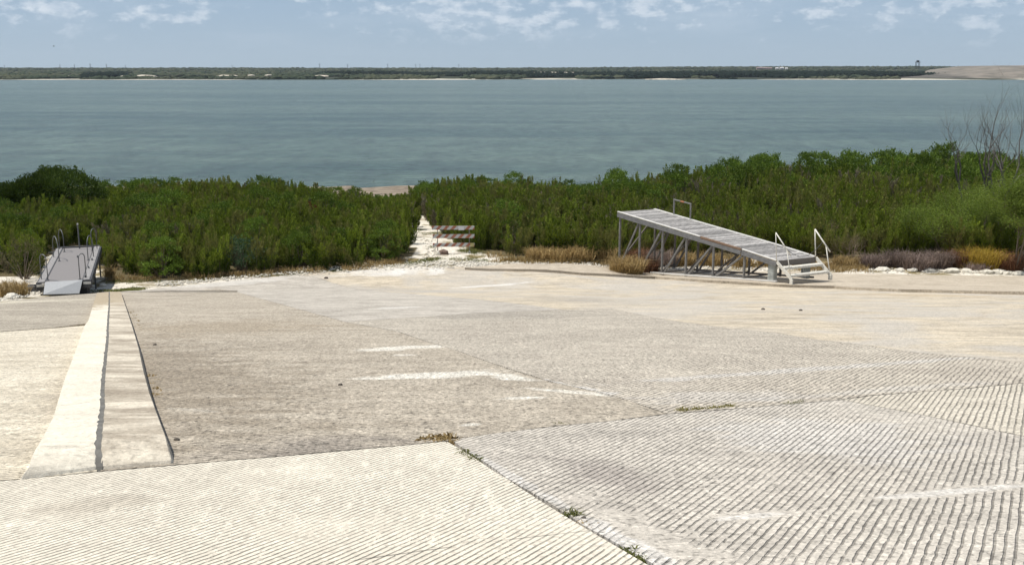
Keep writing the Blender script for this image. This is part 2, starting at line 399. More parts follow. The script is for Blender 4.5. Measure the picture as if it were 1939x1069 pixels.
MC['E2'] = concrete('smooth_tan_concrete', (0.57, 0.495, 0.375), (0.37, 0.32, 0.245), groove=0.0, gdark=0.0, spacing=0.16, distort=6, cover=0.6, peb=0.9, streak=1.0, tan=(0.45, 0.42, 0.37), tanf=0.7, patchcol=(0.66, 0.64, 0.59),
                    patches=[blobpx(750, 522, 760, 508, 0.5, .7), blobpx(820, 522, 835, 506, 0.5, .7), blobpx(860, 545, 1000, 535, 0.35, .8), blobpx(620, 516, 850, 509, 1.5, .6)],
                    darks=[dk(1000, 560, 1180, 575, 2.0, (0.33, 0.30, 0.255), .6), dk(1560, 556, 1939, 562, 1.5, (0.42, 0.33, 0.22), .6), dk(600, 540, 950, 555, 2.0, (.37, .34, .295), .6)])
MC['D1'] = concrete('pale_concrete', (0.66, 0.60, 0.48), (0.50, 0.445, 0.345), groove=0.5, gdark=0.35, spacing=0.06, rot=R(70), distort=5, cover=0.55, streak=1.0, peb=1.1, darks=[dk(60, 860, 190, 640, .28, (.36, .32, .26), .7)])
MC['D2'] = concrete('brown_grey_concrete', (0.43, 0.385, 0.31), (0.31, 0.275, 0.22), groove=0.3, gdark=0.4, spacing=0.08, cover=0.58, distort=5, streak=0.9, peb=1.2, patchcol=(.62, .57, .45),
                    patches=[blobpx(-300, 582, 180, 566, 1.2, .6)])
MC['K'] = concrete('pavement_concrete', (0.50, 0.435, 0.34), (0.38, 0.325, 0.25), groove=0.0, gdark=0.0, spacing=0.2, cover=0.6, peb=0.9, streak=0.8)
bnd = KM[::-1]                                   # kerb centre line, far to near
P_A = CL + LN[1:] + [(-2200, 1400), (-2200, 1100)]
P_B1 = [(850, 829)] + CR[1:8] + [(1749, 785), (1939, 825), (2300, 905), (3300, 1130), (3300, 1400)] + LN[:0:-1]
P_B2 = CR[7:] + [(3300, 1130), (2300, 905), (1939, 825), (1749, 785)]
P_C1 = [(207, 553), (450, 540), (450, 553)] + L2[1:] + CR[3::-1][:-1] + [(850, 834)] + CL[5:3:-1] + [(187, 892)] + KM[1:-1]
P_C2 = C2c + L3[1:-1] + [(2900, 780)] + [(2900, 640)][:0] + CR[10:3:-1] + L2[-2:1:-1][:-1]
ap = [(207, 553), (300, 545), (380, 537), (470, 528), (560, 519)]
P_E1 = [(207, 553)] + ap[1:] + L1[1:] + C2c[2::-1] + [(600, 594), (450, 553), (450, 540)][:2]
P_E2 = L1 + [(1156, 584)] + L3[1:-1] + [(2900, 780), (2900, 575)] + [(2300, 560)] + KF[-2::-1] + [(880, 504), (800, 506), (700, 510), (620, 514)]
P_D1 = [(-900, 670), (-300, 640), (0, 628), (100, 621), (204.5, 612)] + [(203, 647), (195, 718), (194, 771), (187, 892), (42, 906), (-200, 925), (-600, 955), (-1500, 1010)]
P_D2 = [(-900, 640), (-300, 592), (0, 572), (80, 562), (207, 553), (207, 575), (204.8, 607), (100, 620), (0, 627), (-300, 639), (-900, 669)]
outline = []
specs = [('boat_ramp', P_A, 'A', 'cream grooved concrete slab at the near left of the boat ramp'),
         ('boat_ramp', P_B1, 'B', 'grey-beige deeply grooved concrete slab at the near right of the boat ramp'),
         ('boat_ramp', P_B2, 'B2', 'grooved pale concrete slab at the right edge of the boat ramp'),
         ('boat_ramp', P_C1, 'C1', 'worn brownish concrete slab with white patches right of the long kerb'),
         ('boat_ramp', P_C2, 'C2', 'rough beige concrete slab in the middle of the boat ramp'),
         ('boat_ramp', P_E1, 'E1', 'smooth grey concrete slab at the foot of the ramp'),
         ('boat_ramp', P_E2, 'E2', 'wide smooth tan concrete apron before the wooden gangway'),
         ('boat_ramp', P_D1, 'D1', 'pale cream concrete slab left of the long kerb'),
         ('boat_ramp', P_D2, 'D2', 'brown grey concrete slab in front of the metal dock')]
for nm, px, k, lab in specs:
    o, poly = panel(nm, px, MC[k], gap=0.014, grid=0.9, jit=0.018)
    tag(o, lab, 'boat ramp', kind='structure'); outline.append(poly)
pv, pvpoly = panel('pavement', KF + KB, MC['K'], h=0.15, gap=0.0, thick=0.22, grid=0.8, jit=0.02)
tag(pv, 'raised tan concrete pavement with a dark worn kerb edge under the gangway', 'pavement', kind='structure')
# ------------------------------------------------------------------ ground sheet to the horizon
def axis(lo, hi, dense_lo, dense_hi, d, g=1.16):
    a = list(np.arange(dense_lo, dense_hi + 1e-6, d)); s = d; x = a[-1]
    while x < hi: s *= g; x += s; a.append(x)
    s = d; x = a[0]; pre = []
    while x > lo: s *= g; x -= s; pre.append(x)
    return np.array(pre[::-1] + a)
xs = axis(-6500, 6500, -44, 44, 0.5, 1.13)
ys = np.concatenate([axis(-60, 1600, -4, 122, 0.5, 1.12), np.arange(1640, 6200, 30.0)]); ys = ys[np.insert(np.diff(ys) > 1, 0, True) | (ys < 130)]
inner = [shrink(p, 0.0) for p in outline] + [pvpoly]
boxes = [(min(q[0] for q in p), max(q[0] for q in p), min(q[1] for q in p), max(q[1] for q in p)) for p in inner]
def in_conc(x, y):
    for p, b in zip(inner, boxes):
        if b[0] < x < b[1] and b[2] < y < b[3] and inside((x, y), p): return True
    return False
V = np.zeros((len(ys), len(xs), 3))
for j, y in enumerate(ys):
    for i, x in enumerate(xs):
        z = G(float(x), float(y))
        if y < 58: z -= 0.075 if (y < 47.5 or in_conc(x, y)) else 0.0
        V[j, i] = (x, y, z)
ny, nx = len(ys), len(xs); idx = np.arange(ny * nx).reshape(ny, nx)
LIT = np.zeros(ny * nx)
F = np.stack([idx[:-1, :-1], idx[:-1, 1:], idx[1:, 1:], idx[1:, :-1]], -1).reshape(-1, 4)
m, t, p = mat('ground_soil'); P = t.pos()
sx = t.new('ShaderNodeSeparateXYZ'); t.l.new(P, sx.inputs[0])
nA = t.noise(P, 0.55, 6, 0.65); nB = t.noise(P, 9.0, 5, 0.7); nC = t.noise(t.map(P, scale=(1, .4, 1)), 0.35, 5, .6)
calic = t.mix(t.step(nB, 0.35, 0.65), (0.52, 0.47, 0.385), (0.78, 0.74, 0.65))
grassy = t.mix(nB, (0.16, 0.13, 0.06), (0.25, 0.20, 0.10))
near = t.mix(t.step(t.math('ADD', nA, t.math('MULTIPLY', nB, 0.25)), 0.62, 0.74), calic, grassy)
beach = t.mix(t.step(nA, 0.4, 0.6), (0.17, 0.14, 0.105), (0.27, 0.225, 0.17))
b1 = t.math('SUBTRACT', 1.0, t.step(t.math('ADD', sx.outputs[2], t.math('MULTIPLY', nA, 0.6)), 1.1, 1.7))
near = t.mix(t.math('MULTIPLY', b1, t.step(sx.outputs[1], 84, 96)), near, beach)
nF = t.noise(P, 0.012, 5, 0.6); nG = t.noise(P, 0.05, 4, 0.6)
farc = t.mix(t.step(nF, 0.42, 0.6), (0.030, 0.038, 0.024), (0.055, 0.060, 0.038))
farc = t.mix(t.step(nG, 0.68, 0.74), farc, (0.45, 0.41, 0.32))
shore = t.math('SUBTRACT', 1.0, t.step(t.math('SUBTRACT', sx.outputs[2], t.math('MULTIPLY', nF, 2.6)), -0.6, 0.3))
farc = t.mix(t.math('MULTIPLY', shore, t.step(t.noise(P, 0.004, 4, .6), .44, .54)), farc, (0.60, 0.56, 0.46))
litn = t.new('ShaderNodeAttribute', attribute_name='litter').outputs['Fac']
litf = t.step(t.math('ADD', litn, t.math('MULTIPLY', t.math('SUBTRACT', nB, .5), .7)), .35, .65)
near = t.mix(litf, near, t.mix(nB, (0.07, 0.055, 0.03), (0.17, 0.14, 0.075)))
t.l.new(t.mix(t.step(sx.outputs[1], 500, 600), near, farc), p.inputs['Base Color']); p.inputs['Roughness'].default_value = 0.95
p.inputs['Specular IOR Level'].default_value = 0.1
b_ = t.new('ShaderNodeBump', ins={'Strength': 0.8, 'Distance': 0.05, 'Height': nB}); t.l.new(b_.outputs[0], p.inputs['Normal'])
g_o = link('ground', arr_mesh('ground', V.reshape(-1, 3), F, smooth=True), m)
tag(g_o, 'pale limestone soil with dry grass running down to the lake', 'ground', kind='structure')

# ------------------------------------------------------------------ lake
m, t, p = mat('lake_water'); P = t.pos()
big = t.noise(t.map(P, scale=(0.35, 1.6, 1)), 0.006, 5, 0.6)
bigb = t.noise(t.map(P, scale=(0.5, 2.0, 1)), 0.03, 4, 0.6)
f = t.math('ADD', t.math('MULTIPLY', big, 0.65), t.math('MULTIPLY', bigb, 0.35))
sy_ = t.new('ShaderNodeSeparateXYZ'); t.l.new(P, sy_.inputs[0])
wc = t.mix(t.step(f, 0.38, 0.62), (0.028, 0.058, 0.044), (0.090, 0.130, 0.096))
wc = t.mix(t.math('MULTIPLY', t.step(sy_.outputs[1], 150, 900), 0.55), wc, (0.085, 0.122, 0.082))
WPL = (wc,)
p.inputs['Roughness'].default_value = 0.22; p.inputs['IOR'].default_value = 1.33; p.inputs['Specular IOR Level'].default_value = 0.25
h1 = t.noise(t.map(P, rot=(0, 0, R(12)), scale=(1, 1.9, 1)), 0.9, 6, 0.68, 0.3)
h2 = t.noise(t.map(P, rot=(0, 0, R(-10)), scale=(1, 2.4, 1)), 0.22, 3, 0.55)
wq = t.step(t.noise(t.map(P, rot=(0, 0, R(10)), scale=(.22, .07, 1)), 1.0, 4, .65, .4), .3, .7)  # ripple shading painted into the base colour as noise
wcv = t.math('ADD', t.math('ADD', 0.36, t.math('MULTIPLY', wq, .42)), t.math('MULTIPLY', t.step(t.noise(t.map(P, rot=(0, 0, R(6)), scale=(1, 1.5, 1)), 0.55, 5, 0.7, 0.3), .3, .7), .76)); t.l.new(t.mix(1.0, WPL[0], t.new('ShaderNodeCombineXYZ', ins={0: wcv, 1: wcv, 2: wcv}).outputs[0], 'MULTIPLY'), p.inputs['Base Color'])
hh = t.math('ADD', t.math('MULTIPLY', h1, 0.36), t.math('MULTIPLY', h2, 0.6))
b_ = t.new('ShaderNodeBump', ins={'Strength': 1.0, 'Distance': 0.9, 'Height': hh}); t.l.new(b_.outputs[0], p.inputs['Normal'])
wys = [60, 200, 600, 1600, 3000]; wv_ = [(x, y, 0) for y in wys for x in (-6000, -1000, 0, 1000, 6000)]
wf = [(j * 5 + i, j * 5 + i + 1, j * 5 + i + 6, j * 5 + i + 5) for j in range(4) for i in range(4)]
me = bpy.data.meshes.new('water'); me.from_pydata(wv_, [], wf); me.update()
tag(link('water', me, m), 'wide blue-green rippled lake', 'lake', kind='structure')

# ------------------------------------------------------------------ the long kerb: two slabs with a ragged joint
def kerb_slab(name, left, right, m, parent, slopeL=0.0, slopeR=0.0, hgt=0.15, jl=0.0, jr=0.0):
    n = 150; ny_ = 8
    def sample(line):
        P = [on(u, v, 0.02 + hgt * sm((line[0][1] - v) / 45)) for k, (u, v) in enumerate(line)]; L = [0]
        for a, b in zip(P, P[1:]): L.append(L[-1] + (b - a).length)
        out = []
        for i in range(n):
            s = L[-1] * (i / (n - 1)) ** 1.7; k = max(j for j in range(len(L)) if L[j] <= s + 1e-9); k = min(k, len(P) - 2)
            out.append(P[k].lerp(P[k + 1], (s - L[k]) / (L[k + 1] - L[k])))
        return out
    A, B = sample(left), sample(right); V = []; F = []
    prof = [(-slopeL, -1), (0, -0.12), (0.02, 0)] + [(k / ny_, 0) for k in range(1, ny_)] + [(0.98, 0), (1, -0.12), (1 + slopeR, -1)]
    for i in range(n):
        a, b = A[i].copy(), B[i].copy()
        e = (b - a).to_2d().normalized()
        ja = jl * (mnoise.noise(Vector((a.y * 9, 3, 1))) + .7 * mnoise.noise(Vector((a.y * 31, 3, 1)))); jb = jr * (mnoise.noise(Vector((b.y * 9, 7, 1))) + .7 * mnoise.noise(Vector((b.y * 31, 3, 1))))
        a.x += ja; b.x += jb; w_ = (b - a).length
        for (f_, dz) in prof:
            q = a.lerp(b, min(1, max(0, f_)))
            if f_ < 0: q = a - Vector((e.x, e.y, 0)) * slopeL
            if f_ > 1: q = b + Vector((e.x, e.y, 0)) * slopeR
            base = G(q.x, q.y) + 0.02
            z = base + hgt + (dz * (hgt + 0.06) if dz < -0.5 else dz * 0.16) + 0.006 * mnoise.noise(Vector((q.x * 3, q.y * 3, 5)))
            if i == 0: q = q - Vector((0, 0.05, 0)); z = base - 0.03 if dz > -0.5 else z
            elif dz > -.5: z = base + (z - base) * min(1.0, .12 + .88 * sm(i / 16 * (1.1 + .3 * mnoise.noise(q * 2))) ** .7)
            V.append((q.x, q.y, z))
    m_ = len(prof)
    for i in range(n - 1):
        for k in range(m_ - 1): F.append((i * m_ + k, i * m_ + k + 1, (i + 1) * m_ + k + 1, (i + 1) * m_ + k))
    F.append(tuple((n - 1) * m_ + k for k in range(m_)))
    me = bpy.data.meshes.new(name); me.from_pydata(V, [], F); me.update()
    o = link(name, me, m, parent); return o
kerb = empty('concrete_kerb', on(187, 800)); kerb_loc = kerb.location.copy()
tag(kerb, 'long raised concrete divider of two slabs running down the ramp towards the metal dock', 'kerb')
mk1 = concrete('kerb_cream', (0.70, 0.65, 0.535), (0.60, 0.55, 0.45), groove=0.0, gdark=0.0, peb=0.45, streak=0.5, blot=0.3, big=1.2,
               darks=[dk(20, 568, 390, 568, 12.5, (0.38, 0.315, 0.22), 1.0, 0.12), dk(95, 797, 190, 784, .012, (.34, .30, .24), .8, .5), dk(60, 880, 180, 872, .08, (.42, .38, .31), .55), dk(120, 722, 195, 715, .010, (.34, .30, .24), .6, .5)])
mk2 = concrete('kerb_stained', (0.62, 0.56, 0.45), (0.30, 0.255, 0.195), groove=0.0, gdark=0.0, peb=0.6, streak=0.55, blot=0.75, big=0.9,
               darks=[dk(20, 566, 390, 566, 14.5, (0.38, 0.315, 0.22), .9, 0.3)])
M_gap = simple('dark_joint_filler', (0.14, 0.135, 0.12), 0.95)
def child(o, parent): o.parent = parent; o.matrix_parent_inverse = Matrix.Translation(-kerb_loc)
k1 = kerb_slab('slab', KL, [(u - .8 - 3.6 * (v - 552) / 350, v) for u, v in KM], mk1, None, slopeL=0.06, jr=0.02); child(k1, kerb); k1['label'] = 'cream painted slab whose far end is bare tan concrete'
k2 = kerb_slab('slab', [(u + .8 + 3.8 * (v - 552) / 350, v) for u, v in KM], KR, mk2, None, slopeR=0.05, jl=0.014); child(k2, kerb); k2['label'] = 'stained grey slab with rusty brown streaks'
k3 = kerb_slab('joint', [(u - 1.8 - 6 * (v - 552) / 350, v) for u, v in KM], [(u + 1.8 + 7 * (v - 552) / 350, v) for u, v in KM], M_gap, None, hgt=0.143); child(k3, kerb)

# ------------------------------------------------------------------ plant geometry
def leaves(P, D, L, W, rs):
    n = len(P); D = D / np.linalg.norm(D, axis=1, keepdims=True)
    S = rs.normal(size=(n, 3)); S -= D * (S * D).sum(1, keepdims=True); S /= np.linalg.norm(S, axis=1, keepdims=True)
    L = np.broadcast_to(np.asarray(L, float).reshape(-1, 1), (n, 1)); W = np.broadcast_to(np.asarray(W, float).reshape(-1, 1), (n, 1))
    a = P; b = P + D * L * .45 + S * W * .5; c = P + D * L; d = P + D * L * .45 - S * W * .5
    V = np.stack([a, b, c, d], 1).reshape(-1, 3); F = np.arange(n * 4).reshape(-1, 4)
    return V, F
def np_tube(pts, radii, n=3):
    pts = np.asarray(pts, float); m_ = len(pts); V = []
    for i in range(m_):
        d = pts[min(i + 1, m_ - 1)] - pts[max(i - 1, 0)]; d /= (np.linalg.norm(d) + 1e-9)
        x = np.cross(d, (0.3, 0.9, 0.1)); x /= np.linalg.norm(x); y = np.cross(d, x)
        for k in range(n):
            a = 2 * math.pi * k / n; V.append(pts[i] + (x * math.cos(a) + y * math.sin(a)) * radii[i])
    F = [(i * n + k, i * n + (k + 1) % n, (i + 1) * n + (k + 1) % n, (i + 1) * n + k) for i in range(m_ - 1) for k in range(n)]
    return np.array(V), np.array(F)
class Geo:
    def __init__(s): s.V = []; s.F = []; s.M = []; s.n = 0
    def add(s, V, F, mi=0):
        if len(V) == 0: return
        s.V.append(V); s.F.append(F + s.n); s.M.append(np.full(len(F), mi)); s.n += len(V)
    def mesh(s, name): return arr_mesh(name, np.concatenate(s.V), np.concatenate(s.F), mi=np.concatenate(s.M))
def plume_shrub(h, nst, spread, seed, low=0.05, leafL=0.155, leafW=0.036, dens=1.0, tilt=0.30, rad=0.15, side=2):
    """upright willowy shrub: each stem is a narrow leafy spire, with a few side spires"""
    rs = np.random.RandomState(seed); g = Geo()
    def spire(base, d, L, r, lo):
        d = d / np.linalg.norm(d); n = int(150 * dens * L * (r / .15)); tt = lo + (1 - lo) * rs.rand(n) ** .9
        wob = 1 + .35 * np.sin(tt * 17 + rs.rand() * 6) ; rr = r * np.minimum(1, (1.03 - tt) * 2.4) ** .8 * wob * np.sqrt(rs.uniform(.15, 1, n)); th = rs.uniform(0, 2 * math.pi, n)
        P = base + d * (tt * L)[:, None] + np.stack([np.cos(th) * rr, np.sin(th) * rr, np.zeros(n)], 1)
        D = d * 1.0 + np.stack([np.cos(th) * .5, np.sin(th) * .5, rs.uniform(-.1, .5, n)], 1)
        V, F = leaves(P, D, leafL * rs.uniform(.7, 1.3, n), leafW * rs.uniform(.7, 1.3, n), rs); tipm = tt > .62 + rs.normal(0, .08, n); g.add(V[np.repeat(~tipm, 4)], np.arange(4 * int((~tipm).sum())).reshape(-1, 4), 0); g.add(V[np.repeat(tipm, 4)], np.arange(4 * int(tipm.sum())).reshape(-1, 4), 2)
        V, F = np_tube([base, base + d * L * .6, base + d * L], [0.013, 0.008, 0.002]); g.add(V, F, 1)
    for s in range(nst):
        a = rs.uniform(0, 2 * math.pi); q = math.sqrt(rs.rand()); r0 = spread * 0.30 * q; tl = tilt * q * rs.uniform(.6, 1.2)
        hh = h * rs.uniform(0.55, 1.0) * (1 - 0.12 * q * q)
        base = np.array([r0 * math.cos(a), r0 * math.sin(a), -0.1]); d = np.array([math.cos(a) * tl, math.sin(a) * tl, 1.0])
        spire(base, d, hh, rad * rs.uniform(.75, 1.2), low)
        for k in range(side):
            f = rs.uniform(.15, .6); a2 = a + rs.normal(0, 1.2); spire(base + d * hh * f, d + np.array([math.cos(a2) * .4, math.sin(a2) * .4, .0]), hh * rs.uniform(.22, .38), rad * .7, .1)
    return g
def round_shrub(h, rad, nclump, per, seed, leaf=0.11, w_=0.05):
    """rounded crown of leafy clumps on several stems"""
    rs = np.random.RandomState(seed); g = Geo()
    for k in range(nclump):
        z = rs.uniform(0.08, 1.0); th = rs.uniform(0, 2 * math.pi)
        prof = math.sin(math.pi * min(1, (z * 0.80 + 0.16))) ** 0.6; r = rad * prof * rs.uniform(0.45, 1.0)
        c = np.array([r * math.cos(th), r * math.sin(th), z * h * 0.93]); cr = rad * rs.uniform(.18, .34)
        q = rs.normal(size=(per, 3)); q /= np.linalg.norm(q, axis=1, keepdims=True); q[:, 2] = np.abs(q[:, 2]) * 1.2 - .25
        P = c + q * cr * rs.uniform(.4, 1, (per, 1)); D = q + np.array([0, 0, .9]) + rs.normal(0, .35, (per, 3))
        V, F = leaves(P, D, leaf * rs.uniform(.7, 1.4, per), w_ * rs.uniform(.7, 1.3, per), rs); g.add(V, F, 0)
        if k % 3 == 0:
            V, F = np_tube([(c[0] * .1, c[1] * .1, -.1), (c[0] * .5, c[1] * .5, c[2] * .5), c], [.03, .018, .004]); g.add(V, F, 1)
    return g
def blades(cx, cy, n, h, spread, lean, seed, wd=0.012, zfn=None, rbase=0.12):
    """arching grass blades as 2-segment strips, returned as numpy arrays"""
    rs = np.random.RandomState(seed); a = rs.uniform(0, 2 * math.pi, n); l = lean * rs.rand(n) ** 0.6; hh = h * rs.uniform(.30, 1.1, n)
    rb = rbase * np.sqrt(rs.rand(n)); ab = rs.uniform(0, 2 * math.pi, n)
    b = np.stack([cx + rb * np.cos(ab) * spread, cy + rb * np.sin(ab) * spread, np.zeros(n)], 1)
    if zfn is not None: b[:, 2] = zfn
    d = np.stack([np.cos(a), np.sin(a), np.zeros(n)], 1); s = np.stack([-np.sin(a), np.cos(a), np.zeros(n)], 1)
    tw = rs.uniform(0, math.pi, n); s = s * np.cos(tw)[:, None] + d * np.sin(tw)[:, None]
    W_ = (wd * rs.uniform(.6, 1.4, n))[:, None]
    m_ = b + d * (l * .35 * hh)[:, None]; m_[:, 2] += hh * .62
    e = b + d * (l * 1.1 * hh)[:, None]; e[:, 2] += hh * (1 - 0.45 * l)
    V = np.stack([b - s * W_, b + s * W_, m_ + s * W_ * .8, m_ - s * W_ * .8, e + s * W_ * .15, e - s * W_ * .15], 1).reshape(-1, 3)
    k = np.arange(n)[:, None] * 6
    F = np.concatenate([k + np.array([[0, 1, 2, 3]]), k + np.array([[3, 2, 4, 5]])])
    return V, F
def branch_tree(seed, h, spread=0.5, levels=4, r0=0.09, kids=(3, 3, 4, 4), multi=1, lean=(0, 0), up=0.25, curve=0.25):
    """tapered trunk with limbs; returns (tube geometry, list of twig tips with directions)"""
    rs = np.random.RandomState(seed); g = Geo(); tips = []
    def grow(p, d, L, r, lev):
        n = 4; pts = [p]; rr = [r]; dd = d.copy()
        for i in range(n):
            dd = dd + rs.normal(0, curve * 0.45, 3); dd[2] += up * 0.12; dd /= np.linalg.norm(dd)
            pts.append(pts[-1] + dd * L / n); rr.append(r * (1 - 0.55 * (i + 1) / n))
        V, F = np_tube(pts, rr, 5 if lev == 0 else (4 if lev == 1 else 3)); g.add(V, F)
        if lev >= levels - 2:
            for q in range(1, len(pts)): tips.append((pts[q], dd.copy(), lev))
        if lev < levels - 1:
            for k in range(kids[lev]):
                i = rs.randint(2, n + 1) if k else n
                a = rs.uniform(0, 2 * math.pi); o = np.array([math.cos(a), math.sin(a), rs.uniform(-.1, .5)])
                nd = dd * 0.8 + o * spread * rs.uniform(.7, 1.4); nd[2] += up; nd /= np.linalg.norm(nd)
                grow(pts[i], nd, L * rs.uniform(.55, .8), rr[i] * 0.72, lev + 1)
    for m_ in range(multi):
        a = 2 * math.pi * m_ / multi + rs.rand(); t_ = 0.0 if multi == 1 else rs.uniform(.15, .5)
        d = np.array([math.cos(a) * t_ + lean[0], math.sin(a) * t_ + lean[1], 1.0]); d /= np.linalg.norm(d)
        grow(np.array([math.cos(a) * .08, math.sin(a) * .08, -.2]), d, h * 0.42, r0, 0)
    return g, tips

BARK = simple('grey_bark', (0.17, 0.135, 0.10), 0.9, scale=12)
BARE = simple('bare_grey_wood', (0.13, 0.115, 0.10), 0.85, scale=8)
L_thick = leafmat('willowy_leaves', (0.040, 0.072, 0.010), (0.125, 0.175, 0.022), (0.150, 0.165, 0.045), trans=.25)
L_yel = leafmat('bright_willowy_leaves', (0.080, 0.120, 0.012), (0.220, 0.265, 0.032), (0.18, 0.165, 0.055), trans=.3)
L_tip = leafmat('sunlit_tip_leaves', (0.125, 0.180, 0.018), (0.250, 0.305, 0.038), (0.18, 0.18, 0.05), trans=.3)  # brighter tone for spire tips, sunlight painted into the leaf colour
L_dark = leafmat('dark_leaves', (0.040, 0.070, 0.012), (0.095, 0.135, 0.022), trans=.15)
L_round = leafmat('feathery_leaves', (0.062, 0.108, 0.014), (0.155, 0.225, 0.032), trans=.25)
L_blue = leafmat('bluish_leaves', (0.060, 0.115, 0.055), (0.110, 0.175, 0.085), trans=.2)
L_mesq = leafmat('mesquite_leaves', (0.095, 0.150, 0.020), (0.195, 0.255, 0.045), trans=.35)
L_grey = leafmat('grey_seed_heads', (0.15, 0.145, 0.085), (0.24, 0.20, 0.13), trans=.2)
L_olive = leafmat('olive_leaves', (0.075, 0.09, 0.03), (0.15, 0.13, 0.05), trans=.2)

# ------------------------------------------------------------------ the thicket
PR = {}
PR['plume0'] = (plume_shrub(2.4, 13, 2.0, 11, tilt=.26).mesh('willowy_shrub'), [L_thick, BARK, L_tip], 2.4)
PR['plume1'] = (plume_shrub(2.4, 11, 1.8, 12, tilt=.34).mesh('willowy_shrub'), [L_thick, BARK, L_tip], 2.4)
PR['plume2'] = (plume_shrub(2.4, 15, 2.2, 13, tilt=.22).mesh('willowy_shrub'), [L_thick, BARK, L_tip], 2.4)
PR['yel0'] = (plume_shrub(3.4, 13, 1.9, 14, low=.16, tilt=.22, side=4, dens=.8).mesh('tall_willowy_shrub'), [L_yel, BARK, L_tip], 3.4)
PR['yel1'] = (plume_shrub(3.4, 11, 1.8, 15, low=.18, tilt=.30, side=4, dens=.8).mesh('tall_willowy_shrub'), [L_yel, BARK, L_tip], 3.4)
PR['round0'] = (round_shrub(2.4, 1.15, 46, 60, 16).mesh('rounded_shrub'), [L_round, BARK], 2.4)
PR['round1'] = (round_shrub(2.4, 1.25, 50, 60, 17).mesh('rounded_shrub'), [L_round, BARK], 2.4)
PR['grey0'] = (plume_shrub(1.9, 14, 1.4, 18, dens=.7, tilt=.45, rad=.11).mesh('greyish_shrub'), [L_grey, BARK, L_grey], 1.9)
for k, (me, ms, h) in PR.items():
    for q in ms: me.materials.append(q)
def interp(tab, u):
    if u <= tab[0][0]: return tab[0][1]
    for a, b in zip(tab, tab[1:]):
        if u <= b[0]: return a[1] + (b[1] - a[1]) * (u - a[0]) / (b[0] - a[0])
    return tab[-1][1]
TOP = [(-500, 350), (0, 352), (170, 352), (230, 345), (300, 342), (410, 334), (480, 340), (540, 338), (600, 350), (660, 355), (700, 362), (730, 366), (765, 362), (800, 345), (870, 322), (960, 320), (1100, 314), (1250, 305), (1400, 291), (1500, 287), (1600, 280), (1700, 274), (1800, 266), (1939, 268), (2400, 268)]
FRONT = [(-500, 520), (0, 518), (60, 520), (100, 470), (185, 472), (196, 530), (250, 529), (400, 525), (560, 514), (660, 508), (735, 497), (775, 482), (792, 468), (800, 420)]
FRONTR = [(800, 425), (862, 452), (885, 470), (960, 483), (1050, 490), (1150, 492), (1250, 488), (1480, 484), (1560, 492), (1650, 492), (1939, 498), (2400, 500)]
def project(p):
    x, y, z = p[0], p[1], p[2] - CZ; d = y * cp - z * sp_; up = y * sp_ + z * cp
    return 969.5 + FPX * x / d, 534.5 - FPX * up / d
PATH = [on(850, 500).to_2d(), on(835, 480).to_2d(), on(812, 455).to_2d(), Vector((-6.2, 70)), Vector((-7.3, 80)), Vector((-8.5, 90)), Vector((-12, 105)), Vector((-14, 122))]
def path_dist(x, y):
    q = Vector((x, y)); best = 99
    for a, b in zip(PATH, PATH[1:]):
        e = b - a; tt = min(1, max(0, (q - a).dot(e) / e.length_squared)); best = min(best, (q - a - e * tt).length)
    return best
spots = []
yv = 42.0
while yv < 118:
    stp = 1.20 + 0.008 * (yv - 48)
    hw = 0.56 * yv + 4; xv = -hw
    while xv < hw:
        x = xv + RS.uniform(-.45, .45) * stp; y = yv + RS.uniform(-.45, .45) * stp; xv += stp
        z = G(x, y); u, v = project((x, y, z))
        if path_dist(x, y) < (1.9 if y < 63 else 1.45 if y < 70 else (.75 if y < 80 else .35)): continue
        left = x < PATH[0].x if y < PATH[0].y else x < min(PATH, key=lambda q: abs(q.y - y)).x
        fr = interp(FRONT, u) if left else interp(FRONTR, u)
        if v > fr + RS.uniform(-2, 2): continue
        if left and y > 93: continue
        if not left and y > 100 + 0.35 * max(0, x): continue
        if u > 1600 and y < 59: continue
        if -24.5 < x < -16.8 and y < 53.5 and -0.34 * (y - 43) - 20.9 < x < -0.34 * (y - 43) - 17.4: continue     # the dock
        far = sm((y - 60) / 40)
        h = RS.uniform(1.7, 2.8)
        if not left: h *= 1 + 0.5 * far * sm((x - 2) / 20) + 0.28 * sm((x - 12) / 12)
        if y < 62: h = max(h, 1.75) * .92
        h *= 1 + 0.22 * mnoise.noise(Vector((x * .25, y * .25, 4)))
        # shrubs lower than the line that the thicket keeps against the lake
        tv = interp(TOP, u) + (RS.uniform(-7, 3) if (left and y > 82 and not 580 < u < 800) else RS.uniform(-6, 10))
        ztop = at_y(u, tv, y).z
        if left and y > 83: h = max(h, min(3.4, ztop - z))
        h = min(h, ztop - z)
        if h < 0.75: continue
        r = RS.rand()
        if not left and y > 86 and r < .25: k = 'round%d' % RS.randint(2)
        elif left and y > 84 and r < .12: k = 'round%d' % RS.randint(2)
        elif not left and x > 2 and r < .30 + .55 * sm((x - 2) / 10): k = 'yel%d' % RS.randint(2)
        elif r > (.90 if y > 70 else .965): k = 'grey0'
        elif r > .87: k = 'yel1' if x > 0 else 'round1'
        else: k = 'plume%d' % RS.randint(3)
        if k == 'grey0': h *= .92
        spots.append((x, y, z, h, k, left, u, v))
    yv += stp
vis = [s for s in spots if -15 < s[6] < 1955]
def shown(s):
    return s[1]
vis.sort(key=shown)
for j_ in range(ny):
    if not (38 < ys[j_] < 125): continue
    for i_ in range(nx):
        x, y = float(xs[i_]), float(ys[j_])
        if abs(x) > .6 * y + 6 or path_dist(x, y) < 1.3: continue
        u, v = project((x, y, V[j_, i_, 2])); lf = x < -4.5
        if v < (interp(FRONT, u) if lf else interp(FRONTR, u)) + 4 and (y < 94 or not lf): LIT[j_ * nx + i_] = 1.0
